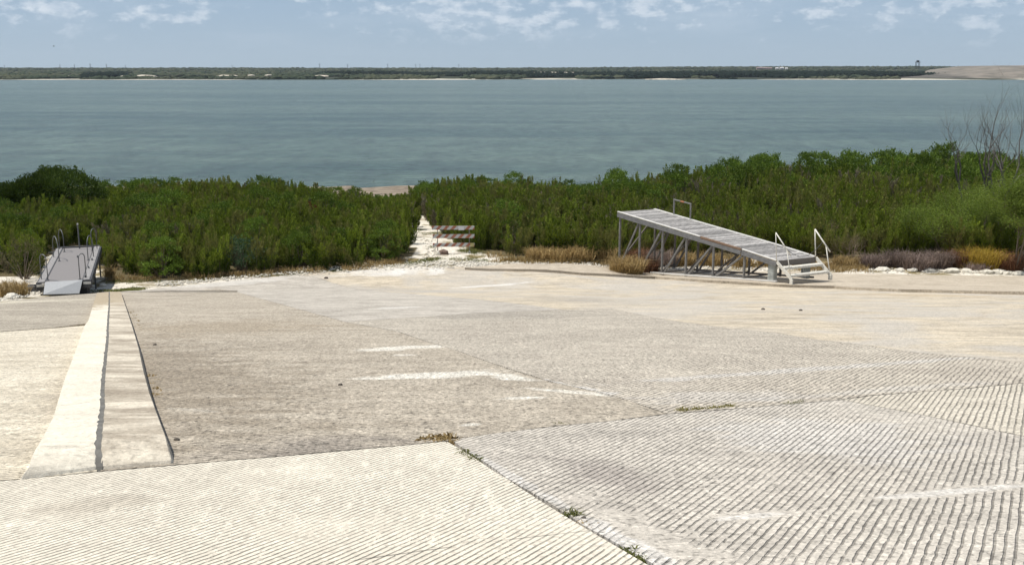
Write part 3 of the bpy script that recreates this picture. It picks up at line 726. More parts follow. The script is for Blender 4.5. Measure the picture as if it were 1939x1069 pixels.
at = g_o.data.attributes.new('litter', 'FLOAT', 'POINT'); at.data.foreach_set('value', LIT.astype(np.float32))
GR_L = 'shrubs in the thicket left of the sandy path'; GR_R = 'shrubs in the thicket right of the sandy path'
sel = vis[:290]; selset = set(id(s) for s in sel)
LAB = {'plume': 'green willowy upright shrub near the front of the thicket, %s of the sandy path',
       'yel': 'tall yellow-green shrub near the front of the thicket, %s of the sandy path',
       'round': 'rounded feathery green shrub near the thicket front, %s of the sandy path',
       'grey': 'pale greyish brown shrub near the thicket front, %s of the sandy path'}
NAME = {'plume': 'willowy_shrub', 'yel': 'tall_willowy_shrub', 'round': 'rounded_shrub', 'grey': 'greyish_shrub'}
cnts = {}
for s in sel:
    x, y, z, h, k, left, u, v = s; me, ms, h0 = PR[k]; kk = k[:-1]
    o = bpy.data.objects.new(NAME[kk], me); C.objects.link(o); o.location = (x, y, z - 0.02)
    sc = h / h0; wsc = sc ** 0.6 * RS.uniform(.9, 1.15); o.scale = (wsc, wsc, sc); o.rotation_euler = (0, 0, RS.uniform(0, 6.28))
    side = 'left' if left else 'right'
    tag(o, LAB[kk] % side, 'shrub', NAME[kk].replace('_', ' ') + 's ' + side + ' of the sandy path')
rest = [s for s in spots if id(s) not in selset]
# the shrubs behind merge into one mass: one object, its points carry the same shrub shapes
keys = list(PR.keys()); protos = {}
for k in keys:
    o = bpy.data.objects.new('shrub_shape', PR[k][0]); protos[k] = o
me = bpy.data.meshes.new('shrub_thicket'); me.from_pydata([(s[0], s[1], s[2] - .02) for s in rest], [], []); me.update()
at = me.attributes.new('kindex', 'INT', 'POINT'); at.data.foreach_set('value', [keys.index(s[4]) for s in rest])
at = me.attributes.new('sc', 'FLOAT_VECTOR', 'POINT'); vals = []
for s in rest:
    sc = s[3] / PR[s[4]][2]; w2 = sc ** .6 * RS.uniform(.95, 1.25); vals += [w2, w2, sc]
at.data.foreach_set('vector', vals)
at = me.attributes.new('rz', 'FLOAT', 'POINT'); at.data.foreach_set('value', [float(RS.uniform(0, 6.28)) for s in rest])
ng = bpy.data.node_groups.new('thicket_scatter', 'GeometryNodeTree')
ng.interface.new_socket('Geometry', in_out='INPUT', socket_type='NodeSocketGeometry'); ng.interface.new_socket('Geometry', in_out='OUTPUT', socket_type='NodeSocketGeometry')
N = NT(ng); gi = N.new('NodeGroupInput'); go = N.new('NodeGroupOutput'); join = N.new('GeometryNodeJoinGeometry')
def named(nm, typ): return N.new('GeometryNodeInputNamedAttribute', data_type=typ, ins={'Name': nm}).outputs[0]
rz_ = N.new('ShaderNodeCombineXYZ'); ng.links.new(named('rz', 'FLOAT'), rz_.inputs[2])
m2p = N.new('GeometryNodeMeshToPoints'); ng.links.new(gi.outputs[0], m2p.inputs[0])
for i, k in enumerate(keys):
    oi = N.new('GeometryNodeObjectInfo'); oi.inputs['Object'].default_value = protos[k]; oi.inputs['As Instance'].default_value = True
    cmp = N.new('FunctionNodeCompare', data_type='INT', operation='EQUAL'); ng.links.new(named('kindex', 'INT'), cmp.inputs[2]); cmp.inputs[3].default_value = i
    iop = N.new('GeometryNodeInstanceOnPoints'); ng.links.new(m2p.outputs[0], iop.inputs['Points']); ng.links.new(cmp.outputs[0], iop.inputs['Selection'])
    ng.links.new(oi.outputs['Geometry'], iop.inputs['Instance']); ng.links.new(rz_.outputs[0], iop.inputs['Rotation']); ng.links.new(named('sc', 'FLOAT_VECTOR'), iop.inputs['Scale'])
    ng.links.new(iop.outputs[0], join.inputs[0])
ng.links.new(join.outputs[0], go.inputs[0])
o = bpy.data.objects.new('shrub_thicket', me); C.objects.link(o); md = o.modifiers.new('scatter', 'NODES'); md.node_group = ng
tag(o, 'dense mass of green shrubs behind the front rows, reaching to the lake shore', 'thicket', kind='stuff')
print('SHRUBS', len(spots), len(vis), len(rest))

def plant(name, g, mats, loc, label, cat, group=None, rz=0.0, part_names=('crown', 'trunk')):
    """thing with its leaf mesh and its wood mesh as parts"""
    e = empty(name, loc, rz); tag(e, label, cat, group)
    for k in (0, 1, 2):
        if k == 2 and not any(len(q) and q[0] == 2 for q in g.M): continue
        Vs = []; Fs = []; n = 0
        for V_, F_, M_ in zip(g.V, g.F, g.M):
            if len(M_) and M_[0] == k: Vs.append(V_); Fs.append(F_ - F_.min() + n); n += len(V_)
        if Vs: link((part_names + ('tip_leaves',))[k], arr_mesh(part_names[k % 2], np.concatenate(Vs), np.concatenate(Fs)), mats[k % 2], e)
    return e
# big dark trees at the left edge
for i, (u, v, y, rad, lab) in enumerate([(128, 326, 76, 2.5, 'large dark rounded tree, rightmost of the dark trees above the thicket at the left'),
                                         (60, 338, 75, 2.0, 'dark rounded tree in the middle of the dark trees above the thicket at the left'),
                                         (95, 322, 78, 2.0, 'dark tree rising highest above the thicket at the left, over the metal dock'),
                                         (20, 352, 74, 1.9, 'low dark rounded tree at the left edge of the view')]):
    tp = at_y(u, v, y); gz = G(tp.x, y); h = tp.z - gz
    g = round_shrub(h * 1.02, rad, 120, 120, 40 + i, leaf=.17, w_=.075)
    V_, F_ = np_tube([(0, 0, -.3), (.1, 0, h * .3), (0, .1, h * .6)], [.16, .12, .05], 6); g.add(V_, F_, 1)
    plant('tree', g, [L_dark, BARK], (tp.x, y, gz), lab, 'tree')
# weeds with bluish leaves at the thicket front
pb = on(462, 512)
g = round_shrub(1.7, 1.25, 60, 34, 51, leaf=.10, w_=.055); plant('leafy_weed', g, [L_blue, BARK], pb, 'bluish green leafy weed patch at the front of the thicket above the long kerb', 'shrub', part_names=('foliage', 'stems'))
pb = on(45, 528); g = round_shrub(2.2, 1.2, 40, 34, 52, leaf=.10, w_=.04); plant('sprawling_shrub', g, [L_olive, BARK], pb, 'olive yellowish sprawling shrub left of the metal dock', 'shrub', part_names=('foliage', 'stems'))
pb = on(968, 478); g = round_shrub(1.9, .7, 30, 30, 53, leaf=.10, w_=.04); plant('sprawling_shrub', g, [L_olive, BARK], pb, 'small grey-green shrub right of the striped barricade', 'shrub', part_names=('foliage', 'stems'))
# reddish dead shrubs
RUST = leafmat('dead_rusty_leaves', (0.16, 0.05, 0.02), (0.24, 0.09, 0.035))
for (u, v, y, lab) in [(598, 370, 68, 'dead rust coloured shrub standing in the thicket between dock and barricade')]:
    tp = at_y(u, v, y); gz = G(tp.x, y); g = plume_shrub(tp.z - gz, 8, .5, 61, tilt=.12, dens=.6)
    plant('dead_shrub', g, [RUST, BARE], (tp.x, y, gz), lab, 'shrub', part_names=('foliage', 'stems'))
# mesquite at the right edge
def leafy_tree(seed, h, mats, loc, name, label, nleaf=26, leaf=.09, w_=.03, spread=.75, multi=3, flat=.35, clump=.28, up=.15, r0=.07, lean=(0, 0), kids=(4, 4, 4, 3)):
    g, tips = branch_tree(seed, h, spread=spread, levels=4, r0=r0, multi=multi, up=up, lean=lean, kids=kids)
    for q in range(len(g.M)): g.M[q][:] = 1
    rs = np.random.RandomState(seed + 1); P = []; D = []
    for (p_, d_, lev) in tips:
        n = nleaf if lev == 3 else nleaf // 3
        q = rs.normal(0, 1, (n, 3)) * np.array([clump, clump, clump * flat]); P.append(p_ + q)
        dd = q / clump + d_ * .6 + rs.normal(0, .3, (n, 3)); dd[:, 2] *= .5; D.append(dd)
    P = np.concatenate(P); D = np.concatenate(D); V_, F_ = leaves(P, D, leaf * rs.uniform(.7, 1.4, len(P)), w_, rs); g.add(V_, F_, 0)
    return plant(name, g, mats, loc, label, 'tree')
p0 = on(1925, 512); leafy_tree(71, 6.2, [L_mesq, BARK], p0, 'mesquite_tree', 'feathery green mesquite tree with drooping sprays at the right edge of the view', nleaf=34, multi=4, spread=.9, leaf=.10, w_=.035)
p0 = on(1985, 520); leafy_tree(72, 6.8, [L_mesq, BARK], p0, 'mesquite_tree', 'mesquite tree reaching in from beyond the right edge of the view', nleaf=34, multi=4, spread=.9, leaf=.10, w_=.035)
p0 = on(1790, 492); leafy_tree(73, 3.6, [L_mesq, BARK], p0, 'mesquite_tree', 'small open mesquite with dark forked stems above the dry grass clumps', nleaf=7, multi=4, spread=.55, r0=.035, up=.3)
p0 = on(1735, 488); leafy_tree(74, 3.4, [L_mesq, BARK], p0, 'mesquite_tree', 'slender thin-leaved tree behind the purple grass clumps', nleaf=6, multi=3, spread=.45, r0=.025, up=.4)
p0 = on(1845, 485); leafy_tree(75, 4.9, [L_mesq, BARK], p0, 'mesquite_tree', 'leafy mesquite tree behind the yellow grass clump', nleaf=24, multi=3, spread=.7, r0=.05, up=.3)
# bare trees against the lake
for (seed, u, y, vtop, mult, lab, ln) in [(81, 1880, 72, 195, 2, 'leafless grey tree with spreading branches left of the tallest bare tree', (-.35, 0)),
                                   (82, 1920, 70, 165, 3, 'tallest leafless grey tree against the lake at the right edge', (.0, 0)),
                                   (83, 1945, 76, 215, 2, 'leafless grey tree half outside the right edge', (.1, 0))]:
    tp = at_y(u, vtop, y); gz = G(tp.x, y); h = tp.z - gz
    g, tips = branch_tree(seed, h * 1.12, spread=.42, levels=5, r0=.17, multi=mult, up=.30, kids=(3, 3, 3, 3, 2), lean=ln, curve=.35)
    e = empty('bare_tree', (tp.x, y, gz)); tag(e, lab, 'tree')
    link('branches', g.mesh('branches'), BARE, e)
for (seed, u, v, h, lab) in [(84, 1562, 478, 2.6, 'bare brown twiggy shrub right behind the gangway steps'), (85, 1610, 492, 2.2, 'bare brown twiggy shrub between gangway steps and purple grass clumps'),
                             (86, 1815, 400, 3.2, 'grey leafless shrub standing in the thicket below the bare trees'), (87, 1410, 487, 1.8, 'low twiggy dry shrub behind the wooden gangway')]:
    p0 = on(u, v)
    g, tips = branch_tree(seed, h, spread=.6, levels=4, r0=.02, multi=9, up=.12, kids=(4, 4, 3), curve=.4)
    tag(link('twiggy_shrub', g.mesh('twiggy_shrub'), simple('dry_twigs', (0.24, 0.18, 0.13), .9) if 'dry_twigs' not in bpy.data.materials else bpy.data.materials['dry_twigs']), lab, 'shrub').location = p0

# ------------------------------------------------------------------ grass clumps
GP = leafmat('purple_dry_grass', (0.17, 0.125, 0.10), (0.30, 0.235, 0.20), trans=.2); GY = leafmat('yellow_grass', (0.30, 0.20, 0.03), (0.50, 0.37, 0.07), trans=.3)
GT = leafmat('tan_grass', (0.26, 0.18, 0.08), (0.46, 0.34, 0.15), trans=.3); GG = leafmat('olive_grass', (0.10, 0.12, 0.03), (0.20, 0.20, 0.06), trans=.3); GRD = leafmat('reddish_grass', (0.20, 0.09, 0.05), (0.32, 0.18, 0.10), trans=.3)
def clump(u, v, h, r, m_, lab, seed, n=900, name='grass_clump', hh=0.0, lean=.9, group=None):
    p0 = on(u, v, hh); V_, F_ = blades(0, 0, int(n * .6), h, r / .12, lean, seed, wd=.014)
    o = link(name, arr_mesh(name, V_, F_), m_); o.location = p0 - Vector((0, 0, .03)); tag(o, lab, 'grass clump', group); return o
clump(1186, 520, 1.25, .85, GT, 'straw-yellow bushy grass clump at the high end of the wooden gangway', 101, 3200)
clump(1222, 518, 1.15, 0.68, GRD, 'reddish brown grass clump between the first gangway posts', 102, 1870)
clump(1255, 502, 1.08, 0.81, GP, 'dark dry grass clump growing under the gangway deck', 103, 1870)
clump(1653, 506, 1.01, 0.68, GP, 'purple-grey arching grass clump, leftmost behind the row of rocks', 104, 1700)
clump(1696, 503, 1.15, 0.74, GP, 'purple-grey arching grass clump, second from the left behind the rocks', 105, 1700)
clump(1738, 509, 1.15, 0.84, GP, 'wide purple-grey grass clump in the middle of the row behind the rocks', 106, 2210)
clump(1778, 506, 1.22, 0.68, GP, 'purple-grey grass clump right of the widest one behind the rocks', 107, 1700)
clump(1815, 504, 1.22, 0.68, GRD, 'reddish purple grass clump left of the yellow clump', 108, 1700)
clump(1860, 507, 1.42, 1.01, GY, 'bright golden yellow grass clump near the right edge', 109, 2550)
clump(1850, 513, .6, .6, GP, 'low purple-grey grass clump in front of the golden one', 110, 900)
clump(1908, 510, 1.22, 0.81, GRD, 'reddish brown grass clump under the mesquite at the right edge', 111, 1700)
for i, (u, v, h, lab) in enumerate([(1020, 491, .9, 'tall tan dry grass clump, leftmost of those right of the barricade'), (1062, 493, 1.0, 'tall tan dry grass clump, second right of the barricade'), (1100, 493, 1.15, 'tallest tan dry grass clump between barricade and gangway'), (1140, 494, 1.1, 'tan dry grass clump close to the high end of the gangway'), (1210, 497, 1.1, 'tan dry grass clump seen behind the high end gangway legs'), (1290, 500, 1.0, 'tan dry grass clump seen through the middle gangway legs'), (1345, 500, .9, 'tan dry grass clump behind the gangway, right of its middle legs'), (1400, 502, .8, 'tan dry grass clump behind the low half of the gangway'), (1460, 500, .9, 'tan dry grass clump behind the gangway foot block'), (1525, 504, .8, 'tan dry grass clump seen through the gangway steps'), (1600, 504, .8, 'tan dry grass clump left of the purple-grey clumps')]):
    clump(u, v, h, .75, GT if i % 2 else GRD if i == 4 else GT, lab, 120 + i, 1300, group='tan dry grass clumps before the thicket')
clump(832, 833, .065, .19, GT, 'dry brown grass tuft where the ramp joints meet', 112, 420, 'grass_tuft', .02, 1.3)
clump(208, 524, .8, .25, GT, 'straw-coloured dry grass tuft right of the metal dock', 113, 260)
clump(20, 560, .75, .7, GT, 'straw and green grass clump at the left edge beside the dock', 114, 900)
# long grass tuft strip in the joint and weeds along the near joint
def joint_weeds(line, n, h, m_, lab, seed, name='joint_weed', wid=.03, blad=9):
    rs = random.Random(seed); g = Geo()
    P = [on(u, v, .02) for u, v in line]
    for i in range(n):
        f = rs.random() * (len(P) - 1); k = int(f); q = P[k].lerp(P[k + 1], f - k)
        V_, F_ = blades(q.x + rs.gauss(0, wid), q.y + rs.gauss(0, wid), blad, h * rs.uniform(.6, 1.2), .3, 1.6, seed * 100 + i, wd=.005, zfn=q.z - .02); g.add(V_, F_)
    return tag(link(name, g.mesh(name), m_), lab, 'weed')
joint_weeds([(1285, 778), (1390, 768)], 110, .05, leafmat('yellow_green_weed', (.20, .18, .05), (.34, .30, .10)), 'yellow-green strip of weeds in the cross joint right of the brown tuft', 1)
joint_weeds([(868, 850), (905, 872)], 26, .045, GG, 'small olive weed just below the brown tuft in the joint', 2)
joint_weeds([(1072, 970), (1086, 976)], 22, .05, GG, 'dark green weed cluster halfway down the near joint', 3, wid=.02)
joint_weeds([(1105, 988), (1135, 996)], 14, .03, GT, 'dry tan weed beside the dark weed in the near joint', 4, wid=.02)
joint_weeds([(1185, 1040), (1225, 1060)], 26, .035, GG, 'green-brown weed at the bottom of the near joint', 5, wid=.015)
joint_weeds([(1490, 764), (1520, 761)], 20, .04, GG, 'thin weed strip in the cross joint at the right', 6)
joint_weeds([(1050, 803), (1070, 801)], 6, .05, GG, 'tiny weed in the cross joint right of the brown tuft', 7)
joint_weeds([(278, 712), (290, 745), (292, 752)], 40, .05, GT, 'dry leaf litter and weeds against the right side of the long kerb', 8, wid=.06)
joint_weeds([(246, 590), (262, 625)], 24, .06, GT, 'brown weeds at the far right side of the long kerb', 9, wid=.08)

# dry and green grass along the thicket edge, on the path and the verge
def turf(name, regions, n, h, m_, lab, seed, bl=12, lean=1.0, wd=.012):
    rs = random.Random(seed); g = Geo(); tot = sum(r[4] for r in regions)
    for (pl, su, sv, dummy, wgt) in regions:
        for i in range(int(n * wgt / tot)):
            f = rs.random() * (len(pl) - 1); k = int(f); a, b = pl[k], pl[k + 1]; f -= k
            q = on(a[0] + (b[0] - a[0]) * f + rs.gauss(0, su), a[1] + (b[1] - a[1]) * f + rs.gauss(0, sv))
            if mnoise.noise(Vector((q.x * .6, q.y * .6, seed))) < -.1: continue
            V_, F_ = blades(q.x, q.y, bl, h * rs.uniform(.5, 1.2), 2.0, lean, seed * 1000 + i, wd=wd, zfn=q.z - .02); g.add(V_, F_)
    return tag(link(name, g.mesh(name), m_), lab, 'grass', kind='stuff')
turf('dry_grass', [([(210, 530), (400, 524), (560, 514), (660, 510), (740, 500), (775, 490)], 4, 2.5, 0, 3), ([(930, 492), (1050, 494), (1170, 496)], 8, 4, 0, 3), ([(1000, 480), (1160, 484), (1250, 480)], 10, 3, 0, 2),
                    ([(1230, 500), (1330, 500), (1480, 505), (1560, 508), (1640, 509)], 6, 3.5, 0, 5), ([(0, 545), (60, 548)], 10, 3, 0, .5), ([(1660, 500), (1930, 506)], 8, 3, 0, 1)], 1900, .42, GT, 'straw-coloured dry grass along the foot of the thicket', 21)
turf('green_grass', [([(190, 549), (260, 548)], 14, 1.4, 0, 1.6), ([(770, 500), (800, 494), (830, 490)], 8, 1.6, 0, 1), ([(800, 472), (822, 470)], 6, 1.6, 0, .5), ([(860, 492), (960, 492), (1080, 496)], 10, 2.5, 0, 2), ([(880, 478), (900, 474)], 12, 3, 0, 1), ([(790, 435), (830, 440)], 6, 3, 0, 1),
                     ([(200, 534), (400, 528), (600, 516), (740, 502)], 6, 2, 0, 2)], 1500, .13, GG, 'low olive green grass on the verge and the sandy path', 22, bl=14, lean=1.4)
# ------------------------------------------------------------------ stones
STONE = simple('limestone', (0.62, 0.58, 0.49), .9, var=.22, scale=3.5, bump=.03)
def rock(seed, sx_, sy_, sz_):
    bm = bmesh.new(); bmesh.ops.create_icosphere(bm, subdivisions=2, radius=1.0)
    for q in bm.verts:
        n = mnoise.noise(q.co * 1.3 + Vector((seed * 7.3, 0, 0))); n2 = mnoise.noise(q.co * 3.1 + Vector((seed, 5, 0)))
        q.co *= 1 + .34 * n + .12 * n2; q.co.z = max(q.co.z, -.4); q.co = Vector((q.co.x * sx_, q.co.y * sy_, q.co.z * sz_))
    me = bpy.data.meshes.new('rock'); bm.to_mesh(me); bm.free(); return me
rk = [(1600, 511, .16), (1617, 512, .13), (1671, 512, .36), (1703, 512, .26), (1728, 513, .30), (1757, 514, .34), (1784, 514, .20), (1802, 515, .40), (1832, 515, .34), (1848, 516, .22), (1868, 517, .36), (1889, 517, .38), (1908, 519, .30), (1926, 520, .34)]
nm_r = ['smallest rock', 'small rock', 'broad pale rock', 'rock', 'rock', 'rock', 'small rock', 'largest pale rock', 'broad rock', 'small rock', 'rock', 'broad rock', 'rock', 'rock']
ordn = ['first', 'second', 'third', 'fourth', 'fifth', 'sixth', 'seventh', 'eighth', 'ninth', 'tenth', 'eleventh', 'twelfth', 'thirteenth', 'last']
for i, (u, v, s) in enumerate(rk):
    p0 = on(u, v); o = link('rock', rock(i, s * 1.15, s * .8, s * .5), STONE); o.location = p0 + Vector((0, 0, s * .12))
    tag(o, nm_r[i] + ', ' + ordn[i] + ' from the gangway in the row edging the pavement', 'rock', 'rocks edging the pavement behind the ramp')
for i, (u, v, s, lab) in enumerate([(22, 563, .20, 'pale boulder left of the metal dock ramp plate'), (150, 549, .12, 'small stone under the right front of the dock'), (195, 541, .14, 'flat pale stone right of the metal dock'), (175, 543, .13, 'grey stone against the right side of the metal dock')]):
    o = link('rock', rock(30 + i, s * 1.2, s, s * .7), STONE); o.location = on(u, v) + Vector((0, 0, s * .2)); tag(o, lab, 'rock')
DST = simple('dark_pebble', (0.10, 0.085, 0.07), .9)
for i, (u, v, s, lab) in enumerate([(335, 833, .022, 'small dark stone right of the near end of the kerb'), (645, 729, .025, 'dark pebble left of the largest white patch'), (1445, 586, .05, 'dark stone on the apron, left of the two near the gangway'), (1516, 588, .045, 'dark stone on the apron, right of the two near the gangway'),
                                    (293, 653, .03, 'dark pebble on the slab right of the kerb'), (618, 527, .09, 'dark clod on the grey apron edge left of the path'), (1105, 980, .012, 'tiny grey pebble beside the near joint')]):
    o = link('pebble', rock(50 + i, s * 1.2, s, s * .8), DST); o.location = on(u, v, .02) + Vector((0, 0, s * .3)); tag(o, lab, 'stone')
V_ = []; F_ = []; rs = random.Random(5); oc = [(1, 0, 0), (-1, 0, 0), (0, 1, 0), (0, -1, 0), (0, 0, 1), (0, 0, -.4)]; of = [(0, 2, 4), (2, 1, 4), (1, 3, 4), (3, 0, 4), (2, 0, 5), (1, 2, 5), (3, 1, 5), (0, 3, 5)]
lines = [([(0, 566), (80, 552)], 3, .4), ([(560, 516), (700, 505), (880, 500)], 3.5, 2.2), ([(880, 500), (1150, 503)], 3, 3.0), ([(300, 540), (560, 516)], 2, .9), ([(1480, 508), (1939, 517)], 2, 1.2), ([(800, 492), (830, 470), (800, 450)], 6, .25), ([(1170, 505), (1500, 510)], 3, .8)]
for pl, sv, wgt in lines:
    for i in range(int(520 * wgt)):
        f = rs.random() * (len(pl) - 1); k = int(f); a, b = pl[k], pl[k + 1]; f -= k
        q = on(a[0] + (b[0] - a[0]) * f + rs.gauss(0, 4), a[1] + (b[1] - a[1]) * f + rs.gauss(0, sv)); s = rs.uniform(.02, .075) * (1.5 if rs.random() < .06 else 1); b0 = len(V_)
        for c in oc: V_.append((q.x + c[0] * s * rs.uniform(.7, 1.4), q.y + c[1] * s * rs.uniform(.7, 1.3), q.z + .03 + c[2] * s * rs.uniform(.5, .9)))
        F_ += [tuple(b0 + j for j in f_) for f_ in of]
tag(link('gravel', arr_mesh('gravel', np.array(V_), np.array(F_)), STONE), 'loose white limestone gravel along the verge', 'gravel', kind='stuff')

# ------------------------------------------------------------------ wooden gangway on trestle legs
Rn = on(1472, 535, .15); Lf = on(1228, 517, .15)
dv = (Lf - Rn).to_2d().normalized(); nv_ = Vector((dv.y, -dv.x)); nv_ = nv_ if nv_.y > 0 else -nv_
GW = empty('gangway', (Rn.x, Rn.y, Rn.z)); tag(GW, 'long sloping wooden gangway on trestle legs with white steps at its low end', 'gangway')
# local frame: X = from the low end up towards the high end, Y = away from the camera
rz = math.atan2(dv.y, dv.x)
sgn = 1 if Vector((-dv.y, dv.x)).dot(nv_) > 0 else -1
GW.rotation_euler = (0, 0, rz); WD = 2.35 * sgn
gz0 = Rn.z
WOOD = simple('weathered_planks', (0.37, 0.355, 0.335), .85, var=.38, scale=3.0, bump=.006, aniso=(8, .8, 1))
WOOD2 = simple('grey_timber', (0.15, 0.135, 0.12), .85, var=.3, scale=4.0, bump=.006, aniso=(1, 8, 8))
STRD = simple('stringer_steel', (0.17, 0.17, 0.17), .6, var=.3, scale=5, aniso=(1, 6, 6))
LIP = simple('pale_timber', (0.60, 0.585, 0.545), .7, var=.15, scale=3, aniso=(1, 8, 8))
STEEL = simple('galvanised_steel', (0.20, 0.195, 0.185), .6, var=.25, metal=.1, scale=9)
WPAINT = simple('worn_white_paint', (0.66, 0.64, 0.57), .6, var=.18, scale=10)
BLACKM = simple('dark_steel', (0.045, 0.045, 0.045), .5)
RUSTW = simple('rusty_timber', (0.20, 0.13, 0.085), .85, scale=6, aniso=(1, 8, 8))
def gl(s): # ground under the gangway in local z
    q = Vector((Rn.x, Rn.y)) + dv * s; return G(q.x, q.y) + .15 - gz0
def dz_(s):  # deck top height, local
    return (3.98 + (4.27 - 3.98) * (s - .24) / 1.91 if s < 2.15 else 4.27 + (5.34 - 4.27) * (s - 2.15) / 8.25) - gz0
tt_ = NT(WOOD.node_tree); pb2 = WOOD.node_tree.nodes['Principled BSDF']; old = pb2.inputs['Base Color'].links[0].from_socket
ri = tt_.new('ShaderNodeNewGeometry').outputs['Random Per Island']; vv_ = tt_.math('ADD', tt_.math('MULTIPLY', ri, .75), .55)
tt_.l.new(tt_.mix(1.0, old, tt_.new('ShaderNodeCombineXYZ', ins={0: vv_, 1: vv_, 2: vv_}).outputs[0], 'MULTIPLY'), pb2.inputs['Base Color'])
pl = MB(); s = .12; rs = random.Random(3); E1, E2 = .12, 10.45
while s < E2:
    wp = .138; a, b = dz_(s), dz_(s + wp); ang = math.atan2(b - a, wp)
    M_ = Matrix.Rotation(-ang, 3, 'Y') @ Matrix.Rotation(rs.uniform(-.006, .006), 3, 'Z') 
    pl.box((s + wp / 2, WD / 2 + rs.uniform(-.015, .015), (a + b) / 2 - .02 + rs.uniform(-.004, .004)), wp - .034 - (.02 if rs.random() < .2 else 0), abs(WD) - .12, .04, M_); s += wp
pl.build('deck', WOOD, GW)
for side, nm in ((0, 'near'), (WD, 'far')):
    st_ = MB(); lp = MB(); off = -.035 * sgn if side == 0 else .035 * sgn
    for (a, b) in ((E1, 2.15), (2.19, 6.2), (6.2, E2)):
        st_.bar((a, side + off, dz_(a) - .16), (b, side + off, dz_(b) - .16), .05, .24)
    st_.build('stringer', WOOD2 if nm == 'far' else STRD, GW, bevel=.006)
    for (a, b) in ((E1, 2.12), (4.75, E2)) if side == 0 else ((E1, E2),):
        if a < 2.15 < b:
            lp.bar((a, side, dz_(a) + .02), (2.15, side, dz_(2.15) + .02), .13, .05); lp.bar((2.15, side, dz_(2.15) + .02), (b, side, dz_(b) + .02), .13, .05)
        else: lp.bar((a, side, dz_(a) + .02), (b, side, dz_(b) + .02), .13, .05)
        lp.build('edge_rail', LIP, GW, bevel=.008); lp = MB()
rw = MB(); rw.bar((2.2, -.01 * sgn, dz_(2.2) - .02), (4.7, -.01 * sgn, dz_(4.7) - .02), .10, .13); rw.build('edge_beam', RUSTW, GW, bevel=.008)
# legs: a bent every 1.35 m
posts = [2.0, 3.9, 5.65, 7.25, 8.85, 10.3]
for side in (.05 * sgn, WD - .05 * sgn):
    for s in posts:
        l = MB(); l.bar((s, side, gl(s) - .03), (s, side, dz_(s) - .25), .085, .085, Vector((1, 0, 0))); l.build('leg', STEEL if side * sgn < 1 else WOOD2, GW, bevel=.006)
    for a, b in zip(posts, posts[1:]):
        l = MB(); l.bar((b - .10, side, gl(b) + .05), (a + .12, side, dz_(a) - .30), .07, .085)
        l.build('brace', STEEL if side * sgn < 1 else WOOD2, GW, bevel=.005)
    r_ = MB(); r_.bar((.1, side, gl(0) + .045), (8.0, side, gl(8.0) + .045), .12, .09); r_.build('bottom_rail', LIP if side * sgn < 1 else WOOD2, GW, bevel=.01)
for s in posts[1:]:
    c = MB(); c.bar((s + .05, .05 * sgn, gl(s) + .12), (s + .05, WD - .05 * sgn, dz_(s) - .35), .05, .07); c.build('cross_brace', WOOD2, GW)
for s in posts:
    c = MB(); c.bar((s, 0, dz_(s) - .22), (s, WD, dz_(s) - .22), .06, .10); c.build('crossbeam', WOOD2, GW); c = MB(); c.bar((s, 0, gl(s) + .14), (s, WD, gl(s) + .14), .05, .06); c.build('crossbeam', WOOD2, GW)
for (s, side) in ((.42, .12 * sgn), (.42, WD - .2 * sgn)):
    c = MB(); c.box((s, side, (gl(s) + dz_(s) - .28) / 2), .36, .22, dz_(s) - .28 - gl(s)); c.build('foot_block', simple('weathered_concrete', (.33, .35, .33), .9) if 'weathered_concrete' not in bpy.data.materials else bpy.data.materials['weathered_concrete'], GW, bevel=.02)
# end board and steps
c = MB(); c.bar((E1 - .03, 0, dz_(E1) - .14), (E1 - .03, WD, dz_(E1) - .14), .05, .28, Vector((0, 0, 1))); c.build('end_board', WOOD2, GW, bevel=.006)
ax = E1 - .03; top = dz_(E1); gs = gl(-1)
st2 = []
for sy in (-.02 * sgn, WD + .02 * sgn):
    c = MB(); c.bar((ax, sy, top - .04), (ax - .86, sy, gs + .22), .06, .16); c.box((ax - .86, sy, gs + .10), .16, .10, .26); c.build('stair_stringer', WPAINT, GW, bevel=.006)
    h = MB(); p_top = (ax + .14, sy, top + 1.38); p_low = (ax - .76, sy, top + .36)
    h.tube([p_top, (ax - .31, sy, top + .87), p_low], .032, 8); hr = h.build('handrail', WPAINT, GW, smooth=True)
    h = MB(); h.tube([p_top, (ax + .02, sy, top + .0)], .024, 6); h.tube([(ax - .52, sy, top + .64), (ax - .84, sy, gs + .2)], .024, 6); h.build('post', WPAINT, hr, smooth=True)
for k, (dx, hz) in enumerate(((.30, top - .30), (.66, gs + .38))):
    c = MB(); c.box((ax - dx, WD / 2, hz), .30, abs(WD) - .06, .045); c.box((ax - dx - .135, WD / 2, hz - .055), .03, abs(WD) - .06, .07); c.build('tread', WPAINT, GW, bevel=.005)
c = MB(); pts = []
for i in range(13):
    f = i / 12; pts.append((ax - .38, (-.02 + f * 1.0) * WD, top + .80 - .62 * (1 - (2 * f - 1) ** 2)))
c.tube([(ax + .05, -.02 * sgn, top + .75), (ax - .12, -.02 * sgn, top + .72), pts[0]], .014, 5); c.tube(pts, .014, 5); c.build('chain', BLACKM, GW, smooth=True)
